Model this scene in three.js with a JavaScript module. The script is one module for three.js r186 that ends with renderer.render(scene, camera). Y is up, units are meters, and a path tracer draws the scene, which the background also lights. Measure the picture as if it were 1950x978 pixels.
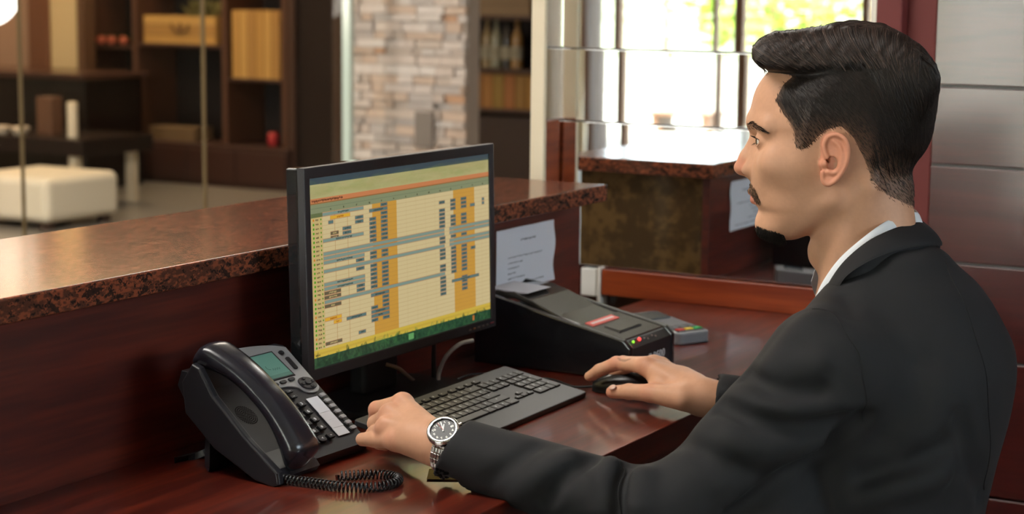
import * as THREE from 'three';
import { RoundedBoxGeometry } from 'three/addons/geometries/RoundedBoxGeometry.js';
import { mergeGeometries, mergeVertices } from 'three/addons/utils/BufferGeometryUtils.js';
import { RectAreaLightUniformsLib } from 'three/addons/lights/RectAreaLightUniformsLib.js';
import { FontLoader } from 'three/addons/loaders/FontLoader.js';
import { TextGeometry } from 'three/addons/geometries/TextGeometry.js';

// ---------------------------------------------------------------- camera
const scene = new THREE.Scene();
const FPX = 3500, IW = 1950, IH = 978, YAW = 60.35 * Math.PI / 180, PITCH = 8.24 * Math.PI / 180, ROLL = 0.63 * Math.PI / 180;
const DESK = 0.75;
const camera = new THREE.PerspectiveCamera(2 * Math.atan(IH / 2 / FPX) * 180 / Math.PI, IW / IH, 0.05, 200);
const EYE = new THREE.Vector3(0, DESK + 0.60, 0);
const WV = new THREE.Vector3(Math.sin(YAW) * Math.cos(PITCH), -Math.sin(PITCH), -Math.cos(YAW) * Math.cos(PITCH));
camera.position.copy(EYE);
camera.lookAt(EYE.clone().add(WV));
camera.rotateZ(ROLL);
camera.updateMatrixWorld(true);
camera.focus = 2.34;
camera.userData.fStop = 5.6;
const RV = new THREE.Vector3(1, 0, 0).applyQuaternion(camera.quaternion), UV_ = new THREE.Vector3(0, 1, 0).applyQuaternion(camera.quaternion);

// ---------------------------------------------------------------- sky, sun, lamps, exposure
scene.background = new THREE.Color().setRGB(0.80, 0.90, 1.0);
scene.backgroundIntensity = 9.5;
const sun = new THREE.DirectionalLight(new THREE.Color().setRGB(1, 0.93, 0.80), 24);
sun.position.set(-9 + 7, 10, -5 - 7); sun.target.position.set(-9, 0, -5);
sun.castShadow = true; sun.shadow.mapSize.set(2048, 2048);
Object.assign(sun.shadow.camera, { left: -16, right: 16, top: 16, bottom: -16, near: 0.5, far: 50 });
scene.add(sun, sun.target);
RectAreaLightUniformsLib.init();
const renderer = new THREE.WebGLRenderer({ antialias: true });
renderer.toneMapping = THREE.LinearToneMapping;
renderer.toneMappingExposure = 1.3;
renderer.shadowMap.enabled = true;
// added ceiling lamps, unseen fill: x, z, size x, size z, intensity, colour
const FILL_LAMPS = [
  [1.15, -2.35, 0.7, 1.8, 10, [1, 0.95, 0.88], 'long white fill light panel added to the unseen ceiling above the reception counter'],
  [5.2, -3.6, 1.2, 1.2, 7, [1, 0.88, 0.74], 'square warm fill light panel added to the unseen ceiling above the lobby beside the stone pier'],
  [6.0, -7.2, 1.2, 1.2, 7, [1, 0.74, 0.46], 'square warm fill light panel added to the unseen ceiling above the white pouf'],
  [0.5, -6.5, 1.2, 1.2, 5, [1, 0.86, 0.66], 'square warm fill light panel added to the unseen ceiling near the terrace windows'],
  [9.35, -8.9, 0.4, 3.0, 10, [1, 0.70, 0.38], 'long warm fill light panel added to the unseen ceiling in front of the wine shelves'],
];

// ---------------------------------------------------------------- helpers: pixels to places
const ray = (px, py) => WV.clone().addScaledVector(RV, (px - IW / 2) / FPX).addScaledVector(UV_, -(py - IH / 2) / FPX);
const at = (px, py, depth) => ray(px, py).multiplyScalar(depth).add(EYE);
const onY = (px, py, y) => { const d = ray(px, py); return d.multiplyScalar((y - EYE.y) / d.y).add(EYE); };
const onX = (px, py, x) => { const d = ray(px, py); return d.multiplyScalar((x - EYE.x) / d.x).add(EYE); };
const onZ = (px, py, z) => { const d = ray(px, py); return d.multiplyScalar((z - EYE.z) / d.z).add(EYE); };
const V = (x, y, z) => new THREE.Vector3(x, y, z);
let seed = 7;
const rnd = () => { seed = (seed * 1664525 + 1013904223) % 4294967296; return seed / 4294967296; };
const rr = (a, b) => a + (b - a) * rnd();
const clamp = (x, a, b) => Math.min(b, Math.max(a, x));
const sstep = (x, a, b) => { const t = clamp((x - a) / (b - a), 0, 1); return t * t * (3 - 2 * t); };
const mix = (a, b, t) => a + (b - a) * t;
function hash3(x, y, z) { let n = Math.imul(x, 374761393) ^ Math.imul(y, 668265263) ^ Math.imul(z, 1274126177); n = Math.imul(n ^ (n >>> 13), 1274126177); return ((n ^ (n >>> 16)) >>> 0) / 4294967296; }
function vnoise(x, y, z = 0) {
  const xi = Math.floor(x), yi = Math.floor(y), zi = Math.floor(z), f = (t) => t * t * (3 - 2 * t), u = f(x - xi), v = f(y - yi), w = f(z - zi);
  const L = (k) => mix(mix(hash3(xi, yi, zi + k), hash3(xi + 1, yi, zi + k), u), mix(hash3(xi, yi + 1, zi + k), hash3(xi + 1, yi + 1, zi + k), u), v);
  return mix(L(0), L(1), w);
}
const fbm = (x, y, z = 0, o = 4) => { let s = 0, a = 0.5, n = 0; for (let i = 0; i < o; i++) { s += a * vnoise(x, y, z + i * 7.3); n += a; a *= 0.5; x *= 2.03; y *= 2.03; z *= 2.03; } return s / n; };

// ---------------------------------------------------------------- helpers: objects
const taken = new Map();
const numbered = (n) => { const k = taken.get(n) ?? 0; taken.set(n, k + 1); return k ? n + '_' + String(k).padStart(3, '0') : n; };
const shade = (o) => { o.castShadow = o.receiveShadow = true; return o; };
function thing(name, label, category, pos = [0, 0, 0], turn = 0, group) {
  const o = new THREE.Group(); o.name = numbered(name); o.position.set(...pos); o.rotation.y = turn;
  o.userData = { label, category }; if (group) o.userData.group = group;
  scene.add(o); return o;
}
function mesh(name, geo, mat, parent = scene, label) {
  const gs = Array.isArray(geo) ? merge(geo) : geo;
  const o = shade(new THREE.Mesh(gs, mat)); o.name = parent === scene ? numbered(name) : name;
  if (label) o.userData.label = label;
  parent.add(o); return o;
}
function struct(name, geo, mat, parent = scene, label) { const o = mesh(name, geo, mat, parent); if (parent === scene) { o.userData.kind = 'structure'; if (label) o.userData.label = label; } return o; }
function tag(o, label, category, group) { o.userData.label = label; o.userData.category = category; if (group) o.userData.group = group; return o; }
function merge(list) {
  const names = ['position', 'normal', 'uv', ...(list.some((g) => g.attributes.color) ? ['color'] : [])];
  return mergeGeometries(list.map((g) => {
    g = g.index ? g.toNonIndexed() : g.clone();
    if (!g.attributes.uv) g.setAttribute('uv', new THREE.BufferAttribute(new Float32Array(g.attributes.position.count * 2), 2));
    if (names.includes('color') && !g.attributes.color) g.setAttribute('color', new THREE.BufferAttribute(new Float32Array(g.attributes.position.count * 3).fill(1), 3));
    for (const k of Object.keys(g.attributes)) if (!names.includes(k)) g.deleteAttribute(k);
    return g;
  }));
}
// texture coordinates in metres from the side a face looks to
function metric(geo, swap = false) {
  const g = geo.index ? geo.toNonIndexed() : geo, p = g.attributes.position, n = g.attributes.normal, uv = new Float32Array(p.count * 2);
  for (let i = 0; i < p.count; i++) {
    const ax = Math.abs(n.getX(i)), ay = Math.abs(n.getY(i)), az = Math.abs(n.getZ(i)), x = p.getX(i), y = p.getY(i), z = p.getZ(i);
    let a, b; if (ay >= ax && ay >= az) { a = x; b = z; } else if (ax >= az) { a = z; b = y; } else { a = x; b = y; }
    uv[2 * i] = swap ? b : a; uv[2 * i + 1] = swap ? a : b;
  }
  g.setAttribute('uv', new THREE.BufferAttribute(uv, 2)); return g;
}
// box between two corners, rounded, uv in metres
function box(x0, y0, z0, x1, y1, z1, r = 0.002, swap = false, seg = 2) {
  const w = Math.abs(x1 - x0), h = Math.abs(y1 - y0), d = Math.abs(z1 - z0), q = Math.min(r, w * 0.45, h * 0.45, d * 0.45);
  const g = q > 0.0002 ? new RoundedBoxGeometry(w, h, d, seg, q) : new THREE.BoxGeometry(w, h, d);
  g.translate((x0 + x1) / 2, (y0 + y1) / 2, (z0 + z1) / 2); return metric(g, swap);
}
const tube = (pts, r, n = 40, k = 8, closed = false) => new THREE.TubeGeometry(new THREE.CatmullRomCurve3(pts, closed, 'centripetal'), n, r, k, closed);
const cyl = (r0, r1, h, n = 24) => new THREE.CylinderGeometry(r0, r1, h, n);
// cylinder between two points
function rod(a, b, r0, r1 = r0, n = 12) {
  const d = b.clone().sub(a), g = new THREE.CylinderGeometry(r1, r0, d.length(), n);
  g.applyQuaternion(new THREE.Quaternion().setFromUnitVectors(V(0, 1, 0), d.clone().normalize())); g.translate((a.x + b.x) / 2, (a.y + b.y) / 2, (a.z + b.z) / 2); return g;
}
// flat outline (list of [x, y]) pushed out along z with a bevel
function extrude(pts, depth, bevel = 0, seg = 2, holes = []) {
  const s = pts instanceof THREE.Shape ? pts : new THREE.Shape(pts.map(([x, y]) => new THREE.Vector2(x, y)));
  for (const h of holes) s.holes.push(new THREE.Path(h.map(([x, y]) => new THREE.Vector2(x, y))));
  return new THREE.ExtrudeGeometry(s, { depth: depth - 2 * bevel, bevelEnabled: bevel > 0, bevelThickness: bevel, bevelSize: bevel, bevelOffset: -bevel, bevelSegments: seg, curveSegments: 20 }).translate(0, 0, bevel);
}
function roundRect(x0, y0, x1, y1, r) {
  const s = new THREE.Shape(); s.moveTo(x0 + r, y0); s.lineTo(x1 - r, y0); s.quadraticCurveTo(x1, y0, x1, y0 + r); s.lineTo(x1, y1 - r); s.quadraticCurveTo(x1, y1, x1 - r, y1);
  s.lineTo(x0 + r, y1); s.quadraticCurveTo(x0, y1, x0, y1 - r); s.lineTo(x0, y0 + r); s.quadraticCurveTo(x0, y0, x0 + r, y0); return s;
}

// ---------------------------------------------------------------- helpers: textures and materials
function dataTex(n, fn, srgb = true) {
  const d = new Uint8Array(n * n * 4);
  for (let j = 0; j < n; j++) for (let i = 0; i < n; i++) { const c = fn(i / n, j / n, i, j), k = 4 * (j * n + i); for (let q = 0; q < 3; q++) d[k + q] = clamp(Math.round(255 * c[q]), 0, 255); d[k + 3] = 255; }
  const t = new THREE.DataTexture(d, n, n); t.wrapS = t.wrapT = THREE.RepeatWrapping; t.magFilter = THREE.LinearFilter; t.minFilter = THREE.LinearMipmapLinearFilter; t.generateMipmaps = true;
  if (srgb) t.colorSpace = THREE.SRGBColorSpace; t.needsUpdate = true; return t;
}
function canvasTex(w, h, draw) {
  const c = document.createElement('canvas'); c.width = w; c.height = h; draw(c.getContext('2d'), w, h);
  const t = new THREE.CanvasTexture(c); t.colorSpace = THREE.SRGBColorSpace; t.anisotropy = 8; return t;
}
const per = (f, u, v, s) => { // periodic blend of a noise over a unit square of s cells
  const a = f(u * s, v * s), b = f(u * s - s, v * s), c = f(u * s, v * s - s), d = f(u * s - s, v * s - s), p = sstep(u, 0.8, 1), q = sstep(v, 0.8, 1);
  return mix(mix(a, b, p), mix(c, d, p), q);
};
const rep = (t, r) => { t.repeat.set(r, r); return t; };
// polished red granite: rusty ground, charcoal flecks, a few pale crystals; one tile is 0.45 m
const graniteTex = rep(dataTex(1024, (u, v) => {
  const n1 = per((x, y) => fbm(x, y * 1.6, 1, 3), u, v, 8), n2 = per((x, y) => fbm(x, y * 1.8, 5, 3), u, v, 60), n3 = per((x, y) => vnoise(x, y, 9), u, v, 210), n4 = per((x, y) => fbm(x * 0.8, y * 1.5, 14, 4), u, v, 44);
  const warm = sstep(n2 * 0.65 + n1 * 0.35, 0.40, 0.60);
  let c = [mix(0.37, 0.60, warm), mix(0.235, 0.335, warm), mix(0.19, 0.235, warm)];
  const dark = sstep(n4 * 0.62 + n3 * 0.22 + n1 * 0.16, 0.515, 0.60); c = c.map((x, i) => mix(x, [0.155, 0.13, 0.13][i], dark * 0.8));
  const pale = sstep(n3, 0.84, 0.95) * (1 - dark); c = c.map((x, i) => mix(x, [0.62, 0.44, 0.35][i], pale * 0.45));
  return c;
}), 1 / 0.32);
// brown and olive mottled stone of the counter body, another stone than the red top
const oliveTex = rep(dataTex(512, (u, v) => { const n = per((x, y) => fbm(x, y, 21, 4), u, v, 7), f = per((x, y) => fbm(x, y, 25, 3), u, v, 40), k = sstep(0.55 * n + 0.45 * f, 0.36, 0.64); return [mix(0.31, 0.44, k), mix(0.245, 0.35, k), mix(0.165, 0.22, k)]; }), 1 / 0.6);
const woodFn = (base, dark, cells = 3) => (u, v) => {
  const wob = per((x, y) => fbm(x, y, 3, 3), u, v, 4), g = per((x, y) => fbm(x * 1.2, y * 22, 2, 3), u, v + wob * 0.06, cells), fine = per((x, y) => vnoise(x * 3, y * 60, 8), u, v, 5), blot = per((x, y) => fbm(x, y * 1.7, 6, 3), u, v, 3);
  const t = clamp(0.55 * g + 0.25 * blot + 0.2 * fine, 0, 1), k = sstep(t, 0.28, 0.72);
  return base.map((b, i) => mix(dark[i], b, k));
};
const mahogTex = dataTex(512, woodFn([0.44, 0.155, 0.085], [0.27, 0.075, 0.045]));
const panelTex = dataTex(512, woodFn([0.31, 0.095, 0.080], [0.26, 0.072, 0.062]));
const orangeTex = dataTex(512, woodFn([0.62, 0.27, 0.11], [0.47, 0.17, 0.065]));
const noiseTex = dataTex(256, (u, v) => { const n = 0.5 * per((x, y) => fbm(x, y, 1, 3), u, v, 8) + 0.5 * per((x, y) => vnoise(x, y, 4), u, v, 100); return [n, n, n]; }, false);
const clothTex = rep(dataTex(512, (u, v) => { const a = Math.sin((u * 128 + v * 128) * Math.PI * 2) * 0.18, n = per((x, y) => vnoise(x, y, 4), u, v, 200) * 0.5 + per((x, y) => vnoise(x, y, 6), u, v, 60) * 0.25 + 0.25; const q = 0.35 + a + 0.45 * n; return [q, q, q]; }, false), 1 / 0.09);
const smudgeTex = dataTex(512, (u, v) => { const n = per((x, y) => fbm(x, y * 3, 1, 4), u, v, 5), g = 0.16 + 0.24 * sstep(n, 0.35, 0.75); return [g, g, g]; }, false);

const lin = (r, g, b) => new THREE.Color().setRGB(r, g, b);
const std = (color, roughness = 0.6, o = {}) => new THREE.MeshStandardMaterial({ color: Array.isArray(color) ? lin(...color) : color, roughness, ...o });
const phys = (color, roughness, o = {}) => new THREE.MeshPhysicalMaterial({ color: Array.isArray(color) ? lin(...color) : color, roughness, ...o });
const M = {
  granite: phys(0xffffff, 0.14, { map: graniteTex, specularIntensity: 0.5 }),
  oliveStone: phys(0xffffff, 0.16, { map: oliveTex }),
  wood: phys(0xffffff, 0.34, { map: mahogTex, clearcoat: 0.8, clearcoatRoughness: 0.09, bumpMap: noiseTex, bumpScale: 0.00005 }),
  woodBack: phys(0xffffff, 0.45, { map: mahogTex, clearcoat: 0.35, clearcoatRoughness: 0.25 }),
  panel: phys(0xffffff, 0.28, { map: panelTex, clearcoat: 1, clearcoatRoughness: 0.11 }),
  frameRed: std([0.17, 0.026, 0.024], 0.65),
  orange: phys(0xffffff, 0.4, { map: orangeTex, clearcoat: 0.4, clearcoatRoughness: 0.15 }),
  cream: std([0.80, 0.68, 0.50], 0.5),
  mirror: std([0.90, 0.91, 0.90], 0.0, { metalness: 1 }),
  bevel: phys([0.85, 0.80, 0.72], 0.15, {}),
  black: phys([0.012, 0.012, 0.014], 0.42, { bumpMap: noiseTex, bumpScale: 0.00003 }),
  blackGloss: phys([0.010, 0.010, 0.012], 0.14, { clearcoat: 0.3, clearcoatRoughness: 0.05 }),
  blackMatte: std([0.014, 0.014, 0.015], 0.7),
  charcoal: std([0.030, 0.030, 0.033], 0.55),
  steel: std([0.62, 0.60, 0.57], 0.22, { metalness: 1 }),
  chrome: std([0.8, 0.8, 0.8], 0.1, { metalness: 1 }),
  white: std([0.80, 0.80, 0.80], 0.7),
  paper: std([0.78, 0.79, 0.84], 0.85),
  wall: std([0.62, 0.50, 0.36], 0.9),
  ceiling: std([0.72, 0.66, 0.56], 0.95),
  floor: phys([0.23, 0.215, 0.20], 0.35, { bumpMap: noiseTex, bumpScale: 0.0001 }),
  darkWood: phys([0.055, 0.027, 0.018], 0.4, { clearcoat: 0.3, clearcoatRoughness: 0.2 }),
  brown: std([0.16, 0.075, 0.04], 0.5),
  glass: phys([0.94, 0.97, 0.96], 0.0, { transmission: 1, thickness: 0, ior: 1.45 }),
};
// ================================================================ the setting
const kdir = (px) => { const d = ray(px, 300); return d.z / d.x; };
const zWin = (px) => kdir(px) * 13.0;                       // place on the window wall of what the mirror shows in that column
const ZW = zWin(1044);
struct('floor', box(-6.65, -0.15, -13.15, 10.75, 0, 2.75, 0), M.floor, scene, 'polished grey floor of the reception and lobby');
struct('ceiling', box(-6.65, 3.2, -13.15, 10.75, 3.35, 2.75, 0), M.ceiling, scene, 'warm white plastered ceiling');
struct('wall_back', box(10.6, 0, -13.15, 10.75, 3.2, 2.75, 0), M.wall, scene, 'beige lobby wall behind the wine shelves');
struct('wall_left', box(-6.65, 0, -13.15, 10.6, 3.2, -13, 0), M.wall, scene, 'beige lobby wall');
struct('wall_right', [box(-6.65, 0, 2.6, 1.5, 3.2, 2.75, 0), box(3.1, 0, 2.6, 10.6, 3.2, 2.75, 0), box(1.5, 0, 2.6, 3.1, 1.35, 2.75, 0), box(1.5, 2.45, 2.6, 3.1, 3.2, 2.75, 0)], M.wall, scene, 'beige wall behind the reception');
struct('wall_front', [box(-6.65, 0, -13, -6.5, 3.2, ZW, 0), box(-6.65, 0, -0.4, -6.5, 3.2, 2.6, 0), box(-6.65, 2.78, ZW, -6.5, 3.2, -0.4, 0)], M.wall, scene, 'wall with the large terrace windows');
struct('wall_partition', box(3.275, 0, -1.80, 3.40, 3.2, 2.6, 0), M.panel, scene, 'dark wooden partition wall at the end of the desk');

// added unseen ceiling panels, each with a light of its size just below
for (const [x, z, sx, sz, k, c, label] of FILL_LAMPS) {
  const t = thing('fill_ceiling_light', label, 'ceiling light', [x, 3.2, z]);
  mesh('frame', [box(-sx / 2 - 0.03, -0.05, -sz / 2 - 0.03, sx / 2 + 0.03, 0, -sz / 2), box(-sx / 2 - 0.03, -0.05, sz / 2, sx / 2 + 0.03, 0, sz / 2 + 0.03), box(-sx / 2 - 0.03, -0.05, -sz / 2, -sx / 2, 0, sz / 2), box(sx / 2, -0.05, -sz / 2, sx / 2 + 0.03, 0, sz / 2)], M.white, t);
  mesh('diffuser', box(-sx / 2, -0.03, -sz / 2, sx / 2, -0.012, sz / 2, 0), std([0.8, 0.8, 0.8], 0.6, { emissive: lin(...c), emissiveIntensity: k * 0.5 }), t);
  const l = new THREE.RectAreaLight(lin(...c), k, sx, sz); l.name = 'fill_ceiling_glow'; l.position.set(x, 3.14, z); l.lookAt(x, 0, z); scene.add(l);
}

// ---- terrace windows behind the camera, seen in the mirror
{
  const w = struct('window_1', [box(-6.62, 0, ZW, -6.52, 0.05, -0.4, 0.004), box(-6.62, 2.72, ZW, -6.52, 2.78, -0.4, 0.004)], M.brown, scene, 'floor to ceiling brown framed terrace windows');
  const posts = [[ZW + 0.02, 0.04], [zWin(1083), 0.075], [zWin(1111), 0.085], [zWin(1172), 0.06], [zWin(1356), 0.035], [zWin(1402), 0.08], [zWin(1640), 0.06], [-3.2, 0.08], [-2.0, 0.06], [-0.8, 0.06], [-0.44, 0.08]].sort((a, b) => a[0] - b[0]);
  for (const [z, s] of posts) mesh('mullion', box(-6.61, 0.05, z - s / 2, -6.53, 2.72, z + s / 2, 0.004), M.brown, w);
  for (let i = 0; i + 1 < posts.length; i++) mesh('pane', box(-6.574, 0.05, posts[i][0] + posts[i][1] / 2, -6.566, 2.72, posts[i + 1][0] - posts[i + 1][1] / 2, 0), M.glass, w);
}
{
  const w = struct('window_2', [box(1.5, 1.35, 2.64, 3.1, 1.4, 2.72, 0.004), box(1.5, 2.4, 2.64, 3.1, 2.45, 2.72, 0.004)], M.brown, scene, 'brown framed window behind the reception');
  for (const x of [1.53, 2.3, 3.07]) mesh('mullion', box(x - 0.03, 1.4, 2.64, x + 0.03, 2.4, 2.72, 0.004), M.brown, w);
  for (const x of [1.56, 2.33]) mesh('pane', box(x, 1.4, 2.676, x + 0.71, 2.4, 2.684, 0), M.glass, w);
}
function curtain(z0, z1, x, mat, label) {
  const n = 60, g = new THREE.PlaneGeometry(1, 1, n, 6), p = g.attributes.position;
  for (let i = 0; i < p.count; i++) { const a = p.getX(i) + 0.5, b = p.getY(i) + 0.5; p.setXYZ(i, x + 0.03 * Math.sin(a * (z1 - z0) * 52 + 1.3 * b), 0.02 + b * 2.85, z0 + a * (z1 - z0) + 0.008 * Math.sin(a * 40)); }
  g.computeVertexNormals(); tag(mesh('curtain', g, mat), label, 'curtain');
}
const sheer = (c) => phys(c, 0.95, { transmission: 0.45, thickness: 0, side: THREE.DoubleSide }), curtainM = sheer([0.60, 0.50, 0.42]);
curtain(zWin(1046) * 0.986, zWin(1076) * 0.986, -6.32, curtainM, 'cream curtain at the wall side of the terrace windows');
curtain(zWin(1090) * 0.986, zWin(1103) * 0.986, -6.32, sheer([0.62, 0.50, 0.34]), 'narrow yellowish curtain between the brown window posts');
curtain(zWin(1119) * 0.986, zWin(1150) * 0.986, -6.32, sheer([0.36, 0.31, 0.30]), 'grey curtain beside the terrace window post');

// ---- terrace outside
struct('terrace', box(-30, -0.14, -26, -6.65, -0.02, 8, 0), std([0.36, 0.335, 0.29], 0.9), scene, 'pale sunlit stone terrace outside');
struct('wall_terrace', box(-16.2, -0.02, -26, -16.0, 0.42, 8, 0.01), std([0.42, 0.41, 0.37], 0.9), scene, 'low white terrace wall');
struct('wall_garden', box(-22.2, -0.02, -30, -22, 2.3, 10, 0.01), std([0.30, 0.33, 0.24], 0.95), scene, 'pale green grey garden wall beyond the terrace');
struct('wall_reflector', box(-10.7, -0.02, -5.15, -10.5, 4.5, 4, 0.01), std([0.86, 0.85, 0.82], 0.9), scene, 'unseen white wall added outside to be mirrored in the wood panels');  // added unseen wall, its sunlit face brightens the panel sheen
{
  const t = thing('terrace_bench', 'low brown wooden bench on the sunlit terrace', 'bench', [-10.2, -0.02, zWin(1305) / 13 * 16.7], 0);
  for (let i = 0; i < 4; i++) mesh('plank', box(-0.22 + i * 0.115, 0.15, -0.33, -0.12 + i * 0.115, 0.19, 0.33, 0.006), M.brown, t);
  for (const s of [-1, 1]) mesh('leg', box(-0.2, 0, s * 0.27 - 0.03, 0.2, 0.15, s * 0.27 + 0.03, 0.004), M.brown, t);
}
function leafShrub(name, label, x, z, h, r, n, col, cat = 'shrub') {
  const t = thing(name, label, cat, [x, -0.02, z]), ps = [], c = new THREE.Color();
  const g0 = new THREE.PlaneGeometry(0.16, 0.09); const list = [];
  for (let i = 0; i < n; i++) {
    const a = rr(0, 6.283), e = Math.acos(rr(-0.8, 1)), q = r * Math.cbrt(rr(0.25, 1)), g = g0.clone();
    g.rotateX(rr(0, 6.28)); g.rotateY(rr(0, 6.28)); g.translate(q * Math.sin(e) * Math.cos(a), h * 0.6 + q * 1.1 * Math.cos(e) * h / (2 * r) * 0.9, q * Math.sin(e) * Math.sin(a));
    const k = rr(0.5, 1.25), col3 = new Float32Array(12); for (let j = 0; j < 4; j++) { col3[j * 3] = col[0] * k; col3[j * 3 + 1] = col[1] * k; col3[j * 3 + 2] = col[2] * k; }
    g.setAttribute('color', new THREE.BufferAttribute(col3, 3)); list.push(g);
  }
  mesh('foliage', list, std([1, 1, 1], 0.7, { vertexColors: true, side: THREE.DoubleSide }), t);
  mesh('stem', rod(V(0, 0, 0), V(0.02, h * 0.75, 0), 0.05, 0.025, 8), M.brown, t);
}
const zOut = (px, x) => kdir(px) * (3.25 + 3.25 - x);
leafShrub('shrub', 'tall bright green leafy shrub beyond the terrace window post', -14.5, zOut(1470, -14.5), 2.6, 1.1, 700, [0.30, 0.42, 0.05]);
leafShrub('shrub', 'yellowish green shrub with orange leaves beyond the terrace wall', -17.2, zOut(1580, -17.2), 2.8, 1.3, 650, [0.52, 0.36, 0.06]);
leafShrub('shrub', 'pale green loose shrub behind the terrace bench', -18.0, zOut(1270, -18), 2.9, 1.2, 420, [0.42, 0.46, 0.30]);
leafShrub('shrub', 'dense dark green shrub at the far end of the terrace', -20.5, zOut(1850, -20.5), 3.0, 1.4, 600, [0.16, 0.26, 0.05]);

// ================================================================ reception counter and desk
const YT = DESK;
{ const t = mesh('granite_countertop', box(0.45, YT + 0.2185, -1.88, 3.012, YT + 0.2494, -1.513, 0.004, false, 3), M.granite); tag(t, 'polished reddish brown granite countertop with square edges', 'countertop'); }
{
  const t = thing('reception_counter', 'raised dark mahogany counter body under the granite top', 'counter');
  mesh('back_panel', box(0.5, 0, -1.56, 2.961, YT + 0.2185, -1.543, 0.002), M.woodBack, t);
  mesh('end_panel', box(2.94, 0, -1.83, 2.961, YT + 0.2185, -1.56, 0.002), M.oliveStone, t, 'olive brown polished stone end panel');
  mesh('front_panel', box(0.5, 0, -1.85, 2.961, YT + 0.2185, -1.83, 0.002), M.oliveStone, t, 'olive brown polished stone front panel');
}
{
  const t = thing('reception_desk', 'polished dark red mahogany desk below the granite counter', 'desk');
  mesh('desktop', box(0.5, YT - 0.04, -1.543, 3.243, YT, -1.052, 0.0025), M.wood, t);
  mesh('apron', box(0.5, YT - 0.15, -1.078, 3.243, YT - 0.04, -1.0545, 0.002), M.wood, t);
  mesh('side_panel', box(0.5, 0, -1.54, 0.525, YT - 0.04, -1.08, 0.002), M.wood, t);
  mesh('side_panel', box(3.215, 0, -1.54, 3.243, YT - 0.04, -1.08, 0.002), M.wood, t);
}
tag(mesh('desk_upstand', box(3.243, YT, -1.640, 3.275, YT + 0.052, -0.98, 0.0015), M.orange), 'low reddish brown wooden board along the foot of the mirror', 'board');
tag(mesh('edge_trim', box(3.240, YT - 0.03, -1.648, 3.275, YT + 0.055, -1.641, 0.001), M.bevel), 'slim pale vertical trim at the end of the low board under the mirror', 'trim');
tag(mesh('sunlit_gap_plate', box(3.250, YT - 0.006, -1.690, 3.274, YT + 0.050, -1.656, 0.002), std([0.95, 0.95, 0.9], 0.5)), 'small white plate standing in for the sunlit lobby seen through the gap', 'plate');  // pale plate stands in for the sunlit lobby beyond the gap
{
  const t = thing('mirror', 'wall mirror of wide stacked strips reflecting the terrace windows', 'mirror', [3.25, YT, -1.44]);
  const rows = [[0.0545, 0.344], [0.344, 0.488], [0.488, 0.632], [0.632, 0.776], [0.776, 0.92], [0.92, 1.064], [1.064, 1.208], [1.208, 1.352]];
  mesh('backing', box(0.014, 0.054, -0.337, 0.024, 1.352, 0.337, 0), M.darkWood, t);
  rows.forEach(([a, b], i) => {
    const g = box(-0.002, -(b - a) / 2 + 0.0012, -0.337, 0.002, (b - a) / 2 - 0.0012, 0.337, 0.0012);
    const o = mesh('mirror_strip', g, M.mirror, t); o.position.set(0.006, (a + b) / 2, 0); o.rotation.y = [-0.0016, -0.0002, 0.0012, 0.002, 0.001, -0.001, 0, 0][i]; o.rotation.z = [0, 0.0006, -0.0004, 0, 0, 0, 0, 0][i];
  });
  mesh('side_trim', box(-0.004, 0.05, 0.338, 0.024, 1.36, 0.348, 0.001), M.bevel, t);
}
{
  const X = 3.180, za = onX(1010, 200, X).z, zb = onX(1036, 200, X).z, t = thing('mirror_post', 'tall cream post with a short orange brown wooden foot at the edge of the mirror', 'post');
  mesh('board', box(X, 0, za, X + 0.012, 2.6, zb, 0.002), M.cream, t); mesh('foot', box(X + 0.012, 0, za, 3.246, YT + 0.345, zb, 0.001), M.orange, t, 'orange brown wooden foot');
}
tag(mesh('end_jamb', box(3.252, 0, -1.812, 3.40, 3.2, -1.782, 0.002), M.panel), 'dark red wooden jamb ending the partition behind the mirror', 'jamb');
{ // wooden frame and panels to the right of the mirror
  const w = struct('wall_panelling', box(3.262, 0, -0.985, 3.275, 3.2, 2.6, 0), M.darkWood, scene, 'dark polished wood panelling behind the man');
  const rows = [0, 0.45, 0.70, YT + 0.123, YT + 0.298, YT + 0.440, YT + 0.72, YT + 1.0, YT + 1.3, YT + 1.6, 3.2];
  for (let i = 0; i + 1 < rows.length; i++) mesh('panel', box(3.246, rows[i] + 0.0022, -0.982, 3.262, rows[i + 1] - 0.0022, 2.6, 0.002), M.panel, w);
  mesh('frame_board', box(3.225, 0, -1.087, 3.275, 3.2, -1.039, 0.003), M.frameRed, w);
  mesh('frame_board', box(3.258, 0, -1.039, 3.275, 3.2, -0.985, 0.002), M.frameRed, w);
}

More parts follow.
